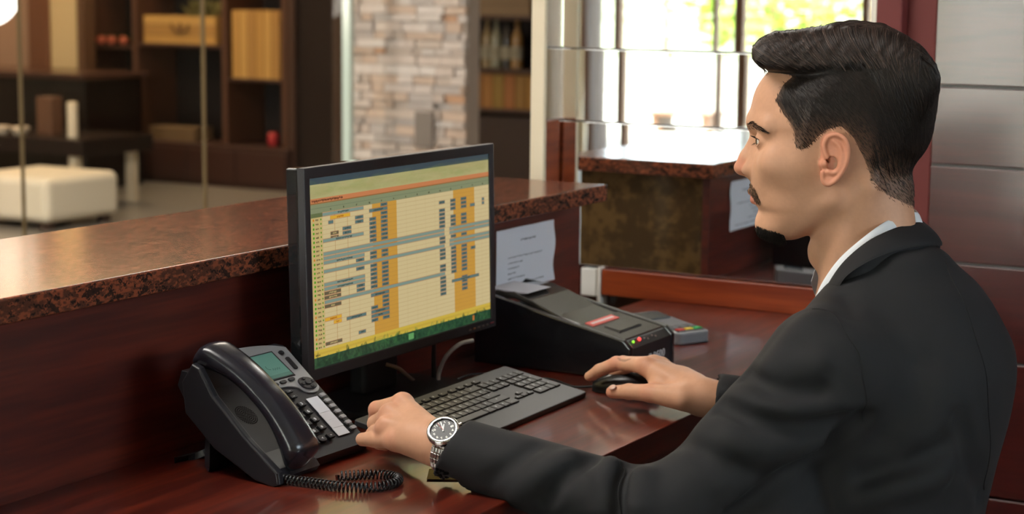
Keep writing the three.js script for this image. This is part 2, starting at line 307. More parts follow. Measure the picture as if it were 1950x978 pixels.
// ================================================================ lobby beyond the counter (out of focus)
const rx = (x0, y0, x1, y1, X, d, r = 0.004) => { const a = onX(x0, (y0 + y1) / 2, X), b = onX(x1, (y0 + y1) / 2, X), c = onX((x0 + x1) / 2, y0, X), e = onX((x0 + x1) / 2, y1, X); return box(X, e.y, a.z, X + d, c.y, b.z, r); };
const yAt = (px, py, X) => onX(px, py, X).y, zAt = (px, X, py = 200) => onX(px, py, X).z;
const crateM = std([0.50, 0.27, 0.07], 0.7), crateM2 = std([0.42, 0.22, 0.06], 0.7), crateM3 = std([0.56, 0.32, 0.09], 0.7), crateS = [crateM, crateM2, crateM3];
{ // stone pier with separate ledge stones
  const X = 7.5, z0 = zAt(669, X, 150), z1 = zAt(888, X, 150);
  const t = struct('wall_pier', box(X, 0, z0, X + 0.12, 3.2, z1, 0), std([0.52, 0.45, 0.40], 0.9), scene, 'pier clad in pale split-face stone');
  const stones = [[0.66, 0.57, 0.52], [0.72, 0.64, 0.60], [0.61, 0.52, 0.46], [0.64, 0.50, 0.41], [0.54, 0.49, 0.47], [0.74, 0.68, 0.65], [0.62, 0.38, 0.25]].map((c) => std(c, 0.92, { bumpMap: noiseTex, bumpScale: 0.002 }));
  const rest = [];
  const unit = new THREE.BoxGeometry(1, 1, 1);
  let y = 0.02, row = 0;
  while (y < 3.17) {
    const h = [0.030, 0.042, 0.036, 0.05][Math.floor(rnd() * 4)]; let z = z0 - rr(0, 0.05);
    while (z < z1) {
      const l = rr(0.05, 0.17), a = Math.max(z, z0 - 0.006), b = Math.min(z + l, z1 + 0.006); z += l;
      if (b - a < 0.02) continue;
      const d = rr(0.012, 0.034), near = y > 0.46 && y < 1.38;
      const py = (1.35 - y);
      if (near) { const o = mesh('stone', unit, stones[Math.floor(Math.pow(rnd(), 1.1) * 6.25)], t); o.scale.set(d + 0.02, h - 0.005, b - a - 0.005); o.position.set(X - d / 2 + 0.01, y + h / 2, (a + b) / 2); o.rotation.set(rr(-0.02, 0.02), rr(-0.06, 0.06), rr(-0.05, 0.05)); }
      else rest.push(new THREE.BoxGeometry(d + 0.02, h - 0.005, b - a - 0.005).translate(X - d / 2 + 0.01, y + h / 2, (a + b) / 2));
    }
    y += h; row++;
  }
  const o = mesh('stones', rest, stones[0], t); o.userData.kind = 'stuff';
  tag(mesh('grey_plate', rx(789, 213, 823, 281, X - 0.055, 0.022), std([0.20, 0.17, 0.15], 0.6)), 'grey brown rectangular plate set on the pale stone pier', 'plate');
}
{ // glass beside the pier
  const X = 7.3, t = thing('lobby_glass', 'tall clear glass panel with a pale green edge beside the stone pier', 'glass panel');
  const za = zAt(634, X, 150), zb = zAt(667, X, 150), zc = zAt(652, X, 150);
  mesh('pane', box(X, 0, za, X + 0.012, 2.6, zc, 0), M.glass, t);
  mesh('edge', box(X - 0.002, 0, zc, X + 0.03, 2.6, zb, 0.002), std([0.55, 0.68, 0.64], 0.25), t);
}
{ // glass screen nearer the counter, two slim pale edges
  const X = 5.2, t = thing('glass_screen', 'clear glass screen with slim cream edges standing in the lobby', 'glass screen');
  const za = zAt(37, X, 150), zb = zAt(386, X, 150);
  mesh('pane', box(X, 0.0, za, X + 0.010, 2.3, zb, 0), phys([0.96, 0.97, 0.97], 0.0, { transmission: 1, thickness: 0, ior: 1.2 }), t);
  for (const z of [za, zb]) mesh('edge', box(X - 0.003, 0, z - 0.005, X + 0.012, 2.3, z + 0.005, 0.002), std([0.24, 0.17, 0.085], 0.35), t);
}
{ // wine shelf wall
  const X = 10.0, t = thing('wine_shelf', 'tall dark wooden wine shelf with brown uprights along the lobby wall', 'shelf'), top = 3.15;
  const z0 = zAt(163, X), z1 = zAt(548, X), cab = yAt(360, 270, X);
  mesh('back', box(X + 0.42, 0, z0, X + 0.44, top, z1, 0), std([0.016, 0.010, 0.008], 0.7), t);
  for (const px of [163, 257, 427, 541]) { const z = zAt(px, X, 130); mesh('upright', box(X, cab, z - 0.022, X + 0.42, top, z + 0.022, 0.003), std([0.10, 0.045, 0.025], 0.5), t); }
  for (const [a, b, py] of [[163, 257, 86], [163, 257, 160], [257, 427, 84], [427, 541, 150]]) mesh('shelf', box(X + 0.005, yAt((a + b) / 2, py, X) - 0.025, zAt(a, X, py) + 0.022, X + 0.42, yAt((a + b) / 2, py, X), zAt(b, X, py) - 0.022, 0.003), M.darkWood, t);
  for (const y of [1.75, 2.1, 2.5, top]) mesh('shelf', box(X, y - 0.025, z0, X + 0.42, y, z1, 0.003), M.darkWood, t);
  const c = thing('low_cabinet', 'long low reddish brown cabinet under the wine shelves', 'cabinet'), X2 = X - 0.12, za = zAt(176, X2, 300), zb = zAt(545, X2, 300);
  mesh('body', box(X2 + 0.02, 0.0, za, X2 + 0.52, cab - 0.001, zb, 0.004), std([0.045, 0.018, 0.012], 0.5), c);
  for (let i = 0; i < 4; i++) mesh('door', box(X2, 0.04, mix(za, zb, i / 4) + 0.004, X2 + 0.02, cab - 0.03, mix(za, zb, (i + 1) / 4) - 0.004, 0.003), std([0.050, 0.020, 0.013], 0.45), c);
  // bottles lying with their red capsules towards the lobby
  const yb = yAt(205, 86, X);
  [[170, 'nearest the cream pilaster'], [190, 'second from the cream pilaster'], [209, 'second from the brown upright'], [231, 'nearest the brown upright']].forEach(([px, w]) => {
    const b = thing('wine_bottle', 'dark wine bottle with red capsule lying on the shelf, ' + w, 'bottle', [X + 0.02, yb + 0.036, zAt(px, X, 75)], 0, 'lying wine bottles');
    mesh('body', new THREE.LatheGeometry([[0, 0.30], [0.034, 0.30], [0.036, 0.29], [0.036, 0.11], [0.030, 0.085], [0.016, 0.06], [0.014, 0]].map(([a, q]) => new THREE.Vector2(a, q)), 16).rotateZ(-Math.PI / 2), phys([0.02, 0.03, 0.015], 0.2), b);
    mesh('capsule', new THREE.LatheGeometry([[0.016, 0.05], [0.032, 0.0], [0.030, -0.012], [0, -0.013]].map(([a, q]) => new THREE.Vector2(a, q)), 16).rotateZ(-Math.PI / 2), std([0.42, 0.10, 0.05], 0.5), b);
  });
  // yellow crate with a dark motif, plant on it
  const cr = thing('wine_crate', 'yellow wooden wine crate with a dark printed motif on the shelf', 'crate');
  const ys = yAt(336, 84, X), yt = yAt(336, 30, X), zc0 = zAt(268, X, 55), zc1 = zAt(405, X, 55);
  for (let i = 0; i < 3; i++) mesh('plank', box(X + 0.03, mix(ys, yt, i / 3) + 0.001, zc0, X + 0.045, mix(ys, yt, (i + 1) / 3) - 0.003, zc1, 0.003), crateS[i % 3], cr);
  mesh('body', [box(X + 0.045, ys, zc0, X + 0.3, yt, zc0 + 0.015), box(X + 0.045, ys, zc1 - 0.015, X + 0.3, yt, zc1), box(X + 0.29, ys, zc0, X + 0.3, yt, zc1), box(X + 0.045, ys, zc0, X + 0.3, ys + 0.012, zc1)], crateM2, cr);
  { const zm = zAt(338, X, 52), ym = yAt(338, 54, X); mesh('motif', [tube([V(X + 0.026, ym + 0.03, zm - 0.08), V(X + 0.026, ym - 0.015, zm - 0.05), V(X + 0.026, ym - 0.025, zm), V(X + 0.026, ym - 0.015, zm + 0.05), V(X + 0.026, ym + 0.03, zm + 0.08)], 0.008, 30, 6), box(X + 0.022, ym - 0.03, zm - 0.014, X + 0.03, ym + 0.035, zm + 0.014)], std([0.12, 0.06, 0.02], 0.8), cr); }
  const pl = thing('dried_plant', 'dry brownish green plant in the yellow wine crate', 'plant', [X + 0.15, ys + 0.014, zAt(365, X, 20)]), leaves = [];
  for (let i = 0; i < 60; i++) { const g = new THREE.PlaneGeometry(0.02, rr(0.09, 0.17)).translate(0, 0.08, 0); g.rotateX(rr(-0.9, 0.9)); g.rotateY(rr(0, 6.28)); g.translate(rr(-0.06, 0.06), 0.14, rr(-0.11, 0.11)); leaves.push(g); }
  mesh('leaves', leaves, std([0.17, 0.15, 0.05], 0.8, { side: THREE.DoubleSide }), pl); mesh('root_ball', new THREE.SphereGeometry(0.09, 16, 10).scale(1, 0.85, 1).translate(0, 0.078, 0), M.brown, pl);
  // upright slatted crate
  const c2 = thing('slatted_crate', 'upright yellow wooden crate of vertical slats on the shelf', 'crate'), y0 = yAt(482, 150, X), y1 = yAt(482, 20, X), q0 = zAt(438, X, 90), q1 = zAt(529, X, 90);
  for (let i = 0; i < 6; i++) mesh('slat', box(X + 0.02, y0, mix(q0, q1, i / 6) + 0.002, X + 0.035, y1, mix(q0, q1, (i + 1) / 6) - 0.003, 0.002), crateS[(i * 2) % 3], c2);
  mesh('body', box(X + 0.036, y0, q0, X + 0.28, y1, q1, 0.004), crateM2, c2);
  tag(mesh('cardboard_box', rx(284, 241, 371, 270, X + 0.05, 0.2), std([0.17, 0.105, 0.05], 0.8)), 'dull brown carton on the low cabinet', 'box').position.y += 0;
  tag(mesh('red_candle', new THREE.LatheGeometry([[0, 0], [0.035, 0], [0.037, 0.06], [0.03, 0.09], [0, 0.092]].map(([a, q]) => new THREE.Vector2(a, q)), 18).translate(X + 0.1, cab, zAt(503, X, 255)), std([0.45, 0.03, 0.03], 0.5)), 'small red jar on the low cabinet', 'jar');
}
{ // dark door with brown frame between shelves and pier
  const X = 9.95, a = zAt(549, X, 150), b = zAt(655, X, 150), t = struct('door_1', [box(X, 0, a, X + 0.1, 3.18, a + 0.05), box(X, 0, b - 0.09, X + 0.1, 3.18, b), box(X, 2.2, a, X + 0.1, 3.18, b)], std([0.07, 0.035, 0.022], 0.5), scene, 'dark glazed door with brown frame');
  mesh('leaf', box(X + 0.03, 0.01, a + 0.05, X + 0.07, 2.2, b - 0.09, 0.003), std([0.022, 0.014, 0.011], 0.35), t);
}
{ // bar counter with pilasters behind
  const X = 9.15, z1 = zAt(164, X, 140), yT = yAt(80, 138, X), t = thing('bar_counter', 'dark glossy bar counter at the side of the lobby', 'bar counter');
  mesh('top', box(X - 0.03, yT - 0.04, -12.4, X + 0.62, yT, z1, 0.006), phys([0.07, 0.035, 0.025], 0.22), t);
  mesh('body', box(X + 0.02, 0, -12.4, X + 0.58, yT - 0.04, z1 - 0.03, 0.004), phys([0.016, 0.010, 0.008], 0.25), t);
  const X2 = X + 0.70, w = thing('pilaster', 'cream panel between brown wooden strips behind the bar', 'pilaster');
  mesh('panel', box(X2, 0, zAt(96, X2, 70), X2 + 0.1, 2.6, zAt(149, X2, 70), 0.004), std([0.72, 0.53, 0.28], 0.7), w);
  mesh('strip', box(X2 - 0.02, 0, zAt(58, X2, 70), X2 + 0.1, 2.6, zAt(95, X2, 70), 0.004), std([0.19, 0.075, 0.035], 0.6), w);
  mesh('strip', box(X2 - 0.02, 0, zAt(150, X2, 70), X2 + 0.1, 2.6, zAt(163, X2, 70), 0.004), std([0.14, 0.07, 0.035], 0.6), w);
  tag(mesh('wall_board', box(X2 + 0.02, 0, -12.6, X2 + 0.08, 2.6, zAt(57, X2, 70), 0.004), std([0.42, 0.25, 0.16], 0.7)), 'pinkish beige board on the wall behind the bar', 'board');
}
{ // lamp on the wall above the bar, mirrored in the granite
  const X = 9.80, z0 = zAt(-80, X, 0), z1 = zAt(56, X, 0), t = thing('wall_lamp', 'long white box lamp on the wall above the bar', 'lamp');
  mesh('housing', box(X, 2.60, z0, X + 0.06, 2.78, z1, 0.006), M.white, t); mesh('diffuser', box(X - 0.012, 2.62, z0 + 0.02, X - 0.001, 2.76, z1 - 0.02, 0.002), std([0.8, 0.8, 0.8], 0.6, { emissive: lin(1, 0.90, 0.74), emissiveIntensity: 2.4 }), t);
  const l = new THREE.RectAreaLight(lin(1, 0.88, 0.70), 3.2, z1 - z0, 0.14); l.name = 'wall_lamp_glow'; l.position.set(X - 0.02, 2.69, (z0 + z1) / 2); l.lookAt(0, 2.69, (z0 + z1) / 2); scene.add(l);
}
{ // pendant globe
  const p = at(-26, -12, 8.2), t = thing('pendant_lamp', 'glowing white globe lamp hanging over the bar', 'lamp', [p.x, p.y, p.z]);
  mesh('globe', new THREE.SphereGeometry(0.145, 32, 24), std([0.9, 0.9, 0.9], 0.5, { emissive: lin(1, 0.93, 0.82), emissiveIntensity: 2.4 }), t);
  mesh('collar', cyl(0.04, 0.05, 0.05).translate(0, 0.16, 0), M.steel, t);
  mesh('cord', rod(V(0, 0.18, 0), V(0, 3.2 - p.y, 0), 0.006), M.blackMatte, t);
  const l = new THREE.PointLight(lin(1, 0.9, 0.75), 3, 0, 2); l.name = 'pendant_lamp_glow'; l.position.set(p.x, p.y, p.z); l.shadow.radius = 7; l.castShadow = true; scene.add(l);
}
{ // low table with cream legs and things on it
  const f = onY(140, 400, 0), X = f.x, t = thing('low_table', 'low dark table with slim cream legs beside the white pouf', 'table'), yT = yAt(100, 262, X), z1 = zAt(166, X, 270), z0 = z1 - 1.5;
  mesh('top', box(X - 0.05, yT - 0.10, z0, X + 0.60, yT, z1, 0.005), phys([0.02, 0.012, 0.010], 0.25), t);
  for (const [dx, z] of [[0.0, f.z], [0.0, z0 + 0.1], [0.53, f.z - 0.02], [0.53, z0 + 0.1]]) mesh('leg', box(X + dx, 0, z - 0.032, X + dx + 0.05, yT - 0.10, z + 0.032, 0.003), M.cream, t);
  tag(mesh('candle', new THREE.LatheGeometry([[0, 0], [0.032, 0], [0.033, 0.004], [0.032, 0.205], [0.028, 0.215], [0.012, 0.208], [0, 0.208]].map(([a, q]) => new THREE.Vector2(a, q)), 20).translate(X + 0.1, yT, zAt(138, X + 0.1, 225)), M.cream), 'thick cream candle on the low dark table', 'candle');
  tag(mesh('wooden_box', box(X + 0.18, yT, zAt(69, X + 0.18, 215), X + 0.28, yT + 0.23, zAt(98, X + 0.18, 215), 0.006), M.brown), 'tall brown wooden box on the low dark table', 'box');
  for (const [px, r, s] of [[38, 0.062, 'oval white dish beside the brown box on the low table'], [4, 0.05, 'small white bowl on the low table away from the brown box']]) tag(mesh('white_dish', new THREE.LatheGeometry([[0, 0], [0.6, 0], [1, 0.55], [0.95, 0.6], [0.55, 0.12], [0, 0.12]].map(([a, q]) => new THREE.Vector2(a * r, q * 0.08)), 24).translate(X + 0.05, yT, zAt(px, X + 0.05, 255)), std([0.85, 0.72, 0.55], 0.3)), s, 'dish');
}
{ // white pouf
  const f = onY(90, 442, 0), X = f.x, t = thing('pouf', 'square white upholstered pouf on short dark feet', 'pouf'), z1 = f.z, z0 = z1 - 0.62, y0 = 0.045, y1 = yAt(50, 338, X);
  const g = new RoundedBoxGeometry(0.6, y1 - y0, 0.62, 5, 0.045), p = g.attributes.position;
  for (let i = 0; i < p.count; i++) if (p.getY(i) > 0) p.setY(i, p.getY(i) + 0.02 * (1 - (p.getX(i) / 0.3) ** 2) * (1 - (p.getZ(i) / 0.31) ** 2));
  g.computeVertexNormals(); mesh('cushion', g.translate(X + 0.3, (y0 + y1) / 2, (z0 + z1) / 2), std([0.80, 0.72, 0.58], 0.85), t);
  for (const a of [0.04, 0.5]) for (const b of [0.04, 0.52]) mesh('foot', box(X + a, 0, z0 + b, X + a + 0.06, y0 + 0.01, z0 + b + 0.06, 0.004), M.darkWood, t);
}
{ // shelves between the pier and the mirror post
  const X = 10.0, t = thing('bottle_shelf', 'dark bottle shelf between the stone pier and the cream post', 'shelf'), z0 = zAt(850, X, 100), z1 = zAt(1060, X, 100), top = 2.4;
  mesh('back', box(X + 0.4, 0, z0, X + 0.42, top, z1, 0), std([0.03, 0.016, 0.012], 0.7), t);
  for (const z of [z0, z1]) mesh('upright', box(X, 0, z - 0.02, X + 0.4, top, z + 0.02, 0.003), M.darkWood, t);
  const ys = [yAt(950, 30, X), yAt(950, 132, X), yAt(950, 207, X)];
  for (const y of [...ys, 1.8, top]) mesh('shelf', box(X + 0.01, y - 0.025, z0 + 0.02, X + 0.4, y, z1 - 0.02, 0.003), M.darkWood, t);
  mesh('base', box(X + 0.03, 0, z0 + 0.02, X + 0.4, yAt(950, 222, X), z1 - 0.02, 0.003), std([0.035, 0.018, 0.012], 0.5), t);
  const c = thing('slatted_crate', 'wide brown yellow slatted crate low in the bottle shelf', 'crate'), q0 = zAt(893, X, 170), q1 = zAt(1040, X, 170), ya = ys[2], yb = yAt(950, 142, X);
  for (let i = 0; i < 7; i++) mesh('slat', box(X + 0.03, ya, mix(q0, q1, i / 7) + 0.002, X + 0.045, yb, mix(q0, q1, (i + 1) / 7) - 0.004, 0.002), std([0.26 + 0.05 * (i % 2), 0.12 + 0.02 * (i % 3), 0.035], 0.7), c);
  mesh('body', box(X + 0.046, ya, q0, X + 0.3, yb, q1, 0.003), crateM2, c);
  const c3 = thing('pale_crate', 'dull beige wooden crate on the upper board of the bottle shelf', 'crate');
  for (let i = 0; i < 2; i++) mesh('plank', box(X + 0.03, ys[0] + 0.001 + i * 0.07, zAt(895, X, 20), X + 0.04, ys[0] + 0.067 + i * 0.07, zAt(1005, X, 20), 0.003), std([0.22, 0.15, 0.09], 0.8), c3);
  mesh('body', box(X + 0.041, ys[0] + 0.001, zAt(895, X, 20), X + 0.28, ys[0] + 0.137, zAt(1005, X, 20), 0.003), std([0.15, 0.10, 0.06], 0.8), c3);
  const bt = new THREE.LatheGeometry([[0, 0], [0.037, 0], [0.038, 0.01], [0.038, 0.19], [0.03, 0.22], [0.014, 0.25], [0.013, 0.31], [0, 0.31]].map(([a, q]) => new THREE.Vector2(a, q)), 16);
  [[906, [0.03, 0.035, 0.02], 'dark green'], [928, [0.28, 0.20, 0.10], 'amber'], [946, [0.25, 0.24, 0.17], 'pale'], [966, [0.03, 0.025, 0.02], 'black'], [985, [0.30, 0.17, 0.06], 'golden brown']].forEach(([px, c4, w]) => { const b = thing('standing_bottle', w + ' bottle standing on the middle board of the bottle shelf', 'bottle', [X + 0.12, ys[1], zAt(px, X + 0.12, 90)], 0, 'standing bottles'); mesh('glass_body', bt, phys(c4, 0.25), b); mesh('label_band', new THREE.CylinderGeometry(0.0385, 0.0385, 0.08, 16, 1, true).translate(0, 0.1, 0), std([0.3, 0.27, 0.2], 0.8, { side: THREE.DoubleSide }), b); });
}
// ================================================================ things on the desk
const font = await new FontLoader().loadAsync('fonts/droid/droid_sans_bold.typeface.json');
const rx_ = (g, a) => g.rotateX(a);
// ---- monitor
const screenTex = canvasTex(1536, 832, (g, w, h) => {
  const X = (a) => a * w, Y = (a) => a * h, R = (a, b, c, d, col) => { g.fillStyle = col; g.fillRect(X(a), Y(b), X(c - a), Y(d - b)); };
  // writing too small to read in the picture: short dark strokes
  const scrib = (x, y, wd, hh, col) => { g.fillStyle = col; let q = x; while (q < x + wd) { const l = 2 + 5 * rnd(); g.fillRect(q, y - hh * (0.7 + 0.3 * rnd()), l, hh * (0.6 + 0.4 * rnd())); q += l + 1 + 2 * rnd(); } };
  R(0, 0, 1, 1, '#e4cf9a');
  // tool bars
  R(0, 0, 1, 0.108, '#c4bc82'); R(0, 0, 1, 0.035, '#42535a');
  for (let i = 0; i < 160; i++) { g.fillStyle = 'rgba(' + (120 + 60 * rnd() | 0) + ',' + (135 + 35 * rnd() | 0) + ',90,0.05)'; g.beginPath(); g.ellipse(X(rnd()), Y(0.03 + 0.07 * rnd()), 90 * rnd() + 20, 16 * rnd() + 5, 0, 0, 7); g.fill(); }
  R(0, 0.034, 0.06, 0.045, '#c4bc82');
  R(0, 0.108, 1, 0.134, '#d98a58'); R(0, 0.132, 1, 0.138, '#a0703e');
  scrib(X(0.012), Y(0.127), 235, 11, '#5b3320');
  R(0, 0.138, 1, 0.185, '#929a74'); R(0, 0.158, 1, 0.161, '#7d8868');
  g.fillStyle = '#4c4c34'; g.font = '12px sans-serif';
  for (let i = 0; i < 14; i++) scrib(X(0.1 + i * 0.066), Y(0.178), 8, 8, '#4c4c34');
  // rows and columns
  const y0 = 0.185, y1 = 0.905, n = 31, rh = (y1 - y0) / n, row = (k) => y0 + k * rh;
  R(0.315, y0, 0.447, y1 + 0.01, '#dca545'); R(0.776, y0, 0.907, y1, '#dca545'); R(0.0, y0, 0.062, y1, '#d9c07e');
  g.strokeStyle = 'rgba(150,110,60,0.35)'; g.lineWidth = 1.3;
  for (let k = 0; k <= n; k++) { g.beginPath(); g.moveTo(X(0.062), Y(row(k))); g.lineTo(X(1), Y(row(k))); g.stroke(); }
  for (const c of [0.122, 0.186, 0.24, 0.5, 0.555, 0.61, 0.665, 0.95]) { g.strokeStyle = c < 0.2 ? 'rgba(160,95,40,0.75)' : 'rgba(160,120,60,0.3)'; g.lineWidth = c < 0.2 ? 2 : 1; g.beginPath(); g.moveTo(X(c), Y(y0)); g.lineTo(X(c), Y(y1)); g.stroke(); }
  for (let k = 0; k < n; k++) {
    const y = row(k);
    g.fillStyle = k % 9 === 1 || k === 23 ? '#e08a2a' : '#4fa818'; g.beginPath(); g.roundRect ? g.roundRect(X(0.014), Y(y + rh * 0.22), 12, rh * h * 0.55, 5) : g.rect(X(0.014), Y(y + rh * 0.22), 12, rh * h * 0.55); g.fill();
    scrib(X(0.028), Y(y + rh * 0.72), 22, 8, '#6a5a38');
    g.fillStyle = '#3f8f20'; g.beginPath(); g.arc(X(0.054), Y(y + rh * 0.5), 4, 0, 7); g.fill();
    R(0, y + rh * 0.3, 0.003, y + rh * 0.6, '#5c4a2c');
  }
  R(0, y0, 0.062, y0 + rh * 0.95, '#6e7a4e');
  const bar = (a, b, k, col, txt, tc = '#3b4a44') => { R(a, row(k) + rh * 0.14, b, row(k) + rh * 0.88, col); g.strokeStyle = 'rgba(190,90,60,0.55)'; g.lineWidth = 1.6; g.strokeRect(X(a), Y(row(k) + rh * 0.1), X(b - a), Y(rh * 0.8)); if (txt) { const l = Math.min(X(b - a) * 0.72, txt.length * 7); scrib(X((a + b) / 2) - l / 2, Y(row(k) + rh * 0.70), l, 8, tc); } };
  const teal = '#8ba294', teal2 = '#66827e', gry = '#6f664c', yel = '#f0b93a';
  bar(0.062, 0.27, 0, teal, 'maint. block', '#3b4a44'); bar(0.1, 0.2, 1, yel, 'waiting', '#b5651d'); bar(0.09, 0.115, 2, teal2, ''); bar(0.225, 0.268, 2, teal2, 'group'); bar(0.225, 0.268, 3, teal2, 'group'); bar(0.16, 0.205, 4, teal2, 'guest'); bar(0.16, 0.205, 5, teal2, 'guest');
  bar(0.1, 0.14, 4.6, gry, 'hold', '#d9c07e'); bar(0.1, 0.14, 5.6, gry, 'hold', '#d9c07e'); bar(0.062, 0.268, 6, teal, 'room out of order');
  bar(0.062, 0.72, 9, teal, ''); bar(0.062, 0.72, 10, teal, ''); bar(0.75, 1, 9, teal, ''); bar(0.75, 1, 10, teal, ''); bar(0.062, 0.27, 11, teal, 'room out of order'); bar(0.062, 0.72, 13, teal, ''); bar(0.75, 1, 12, teal, ''); bar(0.75, 1, 13, teal, '');
  bar(0.225, 0.268, 12, teal2, 'group'); bar(0.225, 0.268, 14, teal2, 'group'); bar(0.062, 0.27, 16, teal, 'room out of order'); bar(0.062, 0.27, 17, teal, 'room out of order'); bar(0.225, 0.268, 18, teal2, 'group'); bar(0.225, 0.268, 19, teal2, 'group');
  bar(0.062, 0.145, 18, gry, 'reserved', '#d9c07e'); bar(0.062, 0.145, 19, gry, 'reserved', '#d9c07e'); bar(0.062, 0.72, 20, teal, ''); bar(0.062, 0.145, 21, gry, 'stay', '#d9c07e'); bar(0.062, 0.145, 24, yel, 'waiting', '#b5651d'); bar(0.105, 0.145, 25, yel, 'due', '#b5651d'); bar(0.17, 0.272, 25, teal2, 'guest block'); bar(0.23, 0.268, 29, teal2, 'out'); bar(0.062, 0.145, 29.6, gry, 'arrivals', '#d9c07e');
  for (let k = 0; k < 28; k++) {
    if (![9, 10, 13, 20].includes(k)) { if (k > 2 && !(k > 21 && k < 24)) bar(0.299, 0.335, k, teal2, 'group'); if (k < 28) bar(0.36, 0.397, k, teal2, 'group'); }
    if (k > 1 && k < 26 && ![3, 9, 10, 13, 17, 20].includes(k)) bar(0.69, 0.725, k, teal2, 'group');
    if (k > 1 && ![9, 10, 12, 13, 5, 21].includes(k) && k < 26) { if (k < 22) bar(0.758, 0.79, k, teal2, 'group'); bar(0.822, 0.857, k, teal2, 'group'); }
  }
  bar(0.299, 0.397, 1, teal2, 'group block'); bar(0.299, 0.397, 21, teal2, 'group block'); bar(0.299, 0.397, 25, teal2, 'group block'); bar(0.299, 0.397, 26, teal2, 'group'); bar(0.88, 0.91, 4, teal2, ''); bar(0.88, 0.91, 15, teal2, 'out'); bar(0.955, 0.97, 3, teal2, ''); bar(0.955, 0.97, 4, teal2, ''); bar(0.76, 0.93, 22.4, teal2, 'group block');
  R(0, 0.905, 1, 0.945, '#e3c44c'); R(0, 0.92, 1, 0.932, '#d6b646'); scrib(X(0.012), Y(0.937), 30, 8, '#6a5a28');
  R(0, 0.945, 1, 1, '#2e5238'); for (let i = 0; i < 260; i++) { g.fillStyle = rnd() < 0.5 ? 'rgba(70,120,70,0.25)' : 'rgba(20,48,32,0.3)'; g.beginPath(); g.ellipse(X(rnd()), Y(0.945 + 0.055 * rnd()), 30 * rnd() + 4, 9 * rnd() + 3, rnd() * 3, 0, 7); g.fill(); }
  R(0.5, 0.955, 0.53, 0.99, '#6fb06a'); R(0.885, 0.955, 0.897, 0.985, '#c97a3a');
});
{
  const t = thing('computer_monitor', 'black widescreen monitor showing a yellow booking table', 'monitor', [2.2165, DESK, -1.4344], 0.003);
  const tilt = (g) => g.rotateX(-0.0267).translate(0, 0.2207, 0), W = 0.25, H = 0.144, sw = 0.2365, sh = 0.1288;
  const front = std([0.030, 0.027, 0.030], 0.42, { bumpMap: noiseTex, bumpScale: 0.00002 });
  mesh('bezel', tilt(extrude([[-W, -H], [W, -H], [W, H], [-W, H]], 0.012, 0.0015, 2, [[[-sw, -sh], [-sw, sh], [sw, sh], [sw, -sh]]]).translate(0, 0, -0.012)), front, t);
  const side = phys([0.016, 0.018, 0.020], 0.08, { clearcoat: 1, clearcoatRoughness: 0.03 });
  mesh('housing', [tilt(extrude(roundRect(-W + 0.0005, -H + 0.0005, W - 0.0005, H - 0.0005, 0.004), 0.020, 0.003).translate(0, 0, -0.031)), tilt(new RoundedBoxGeometry(0.36, 0.2, 0.04, 3, 0.015).translate(0, 0.005, -0.048))], side, t, 'glossy black monitor housing');
  mesh('screen', tilt(new THREE.PlaneGeometry(2 * sw, 2 * sh).translate(0, 0, -0.0025)), std([0.02, 0.02, 0.02], 0.25, { emissive: lin(1, 1, 1), emissiveMap: screenTex, emissiveIntensity: 0.54 }), t, 'lit screen with a yellow and orange booking table');
  for (let i = 0; i < 5; i++) mesh('button', tilt(new RoundedBoxGeometry(0.007, 0.003, 0.002, 2, 0.0008).translate(0.17 + i * 0.013, -H + 0.0065, 0)), std(i === 1 ? [0.30, 0.12, 0.04] : [0.16, 0.12, 0.10], 0.4), t);
  mesh('power_light', tilt(new RoundedBoxGeometry(0.012, 0.0022, 0.002, 2, 0.0008).translate(0.237, -H + 0.0075, 0)), std([0.25, 0.02, 0.03], 0.4), t);
  mesh('stand_neck', [box(-0.045, 0.012, -0.075, 0.045, 0.17, -0.045, 0.008)], M.black, t);
  mesh('stand_base', extrude(roundRect(-0.135, -0.085, 0.135, 0.085, 0.06), 0.014, 0.004).rotateX(-Math.PI / 2).translate(0, 0, -0.02), M.black, t);
  const l = new THREE.RectAreaLight(lin(1, 0.86, 0.5), 0.32, 2 * sw, 2 * sh); l.name = 'monitor_screen_glow'; l.position.set(2.2165, DESK + 0.2207, -1.4344 + 0.004); l.lookAt(2.2165, DESK + 0.2207 + 0.0267, 0); scene.add(l);
}
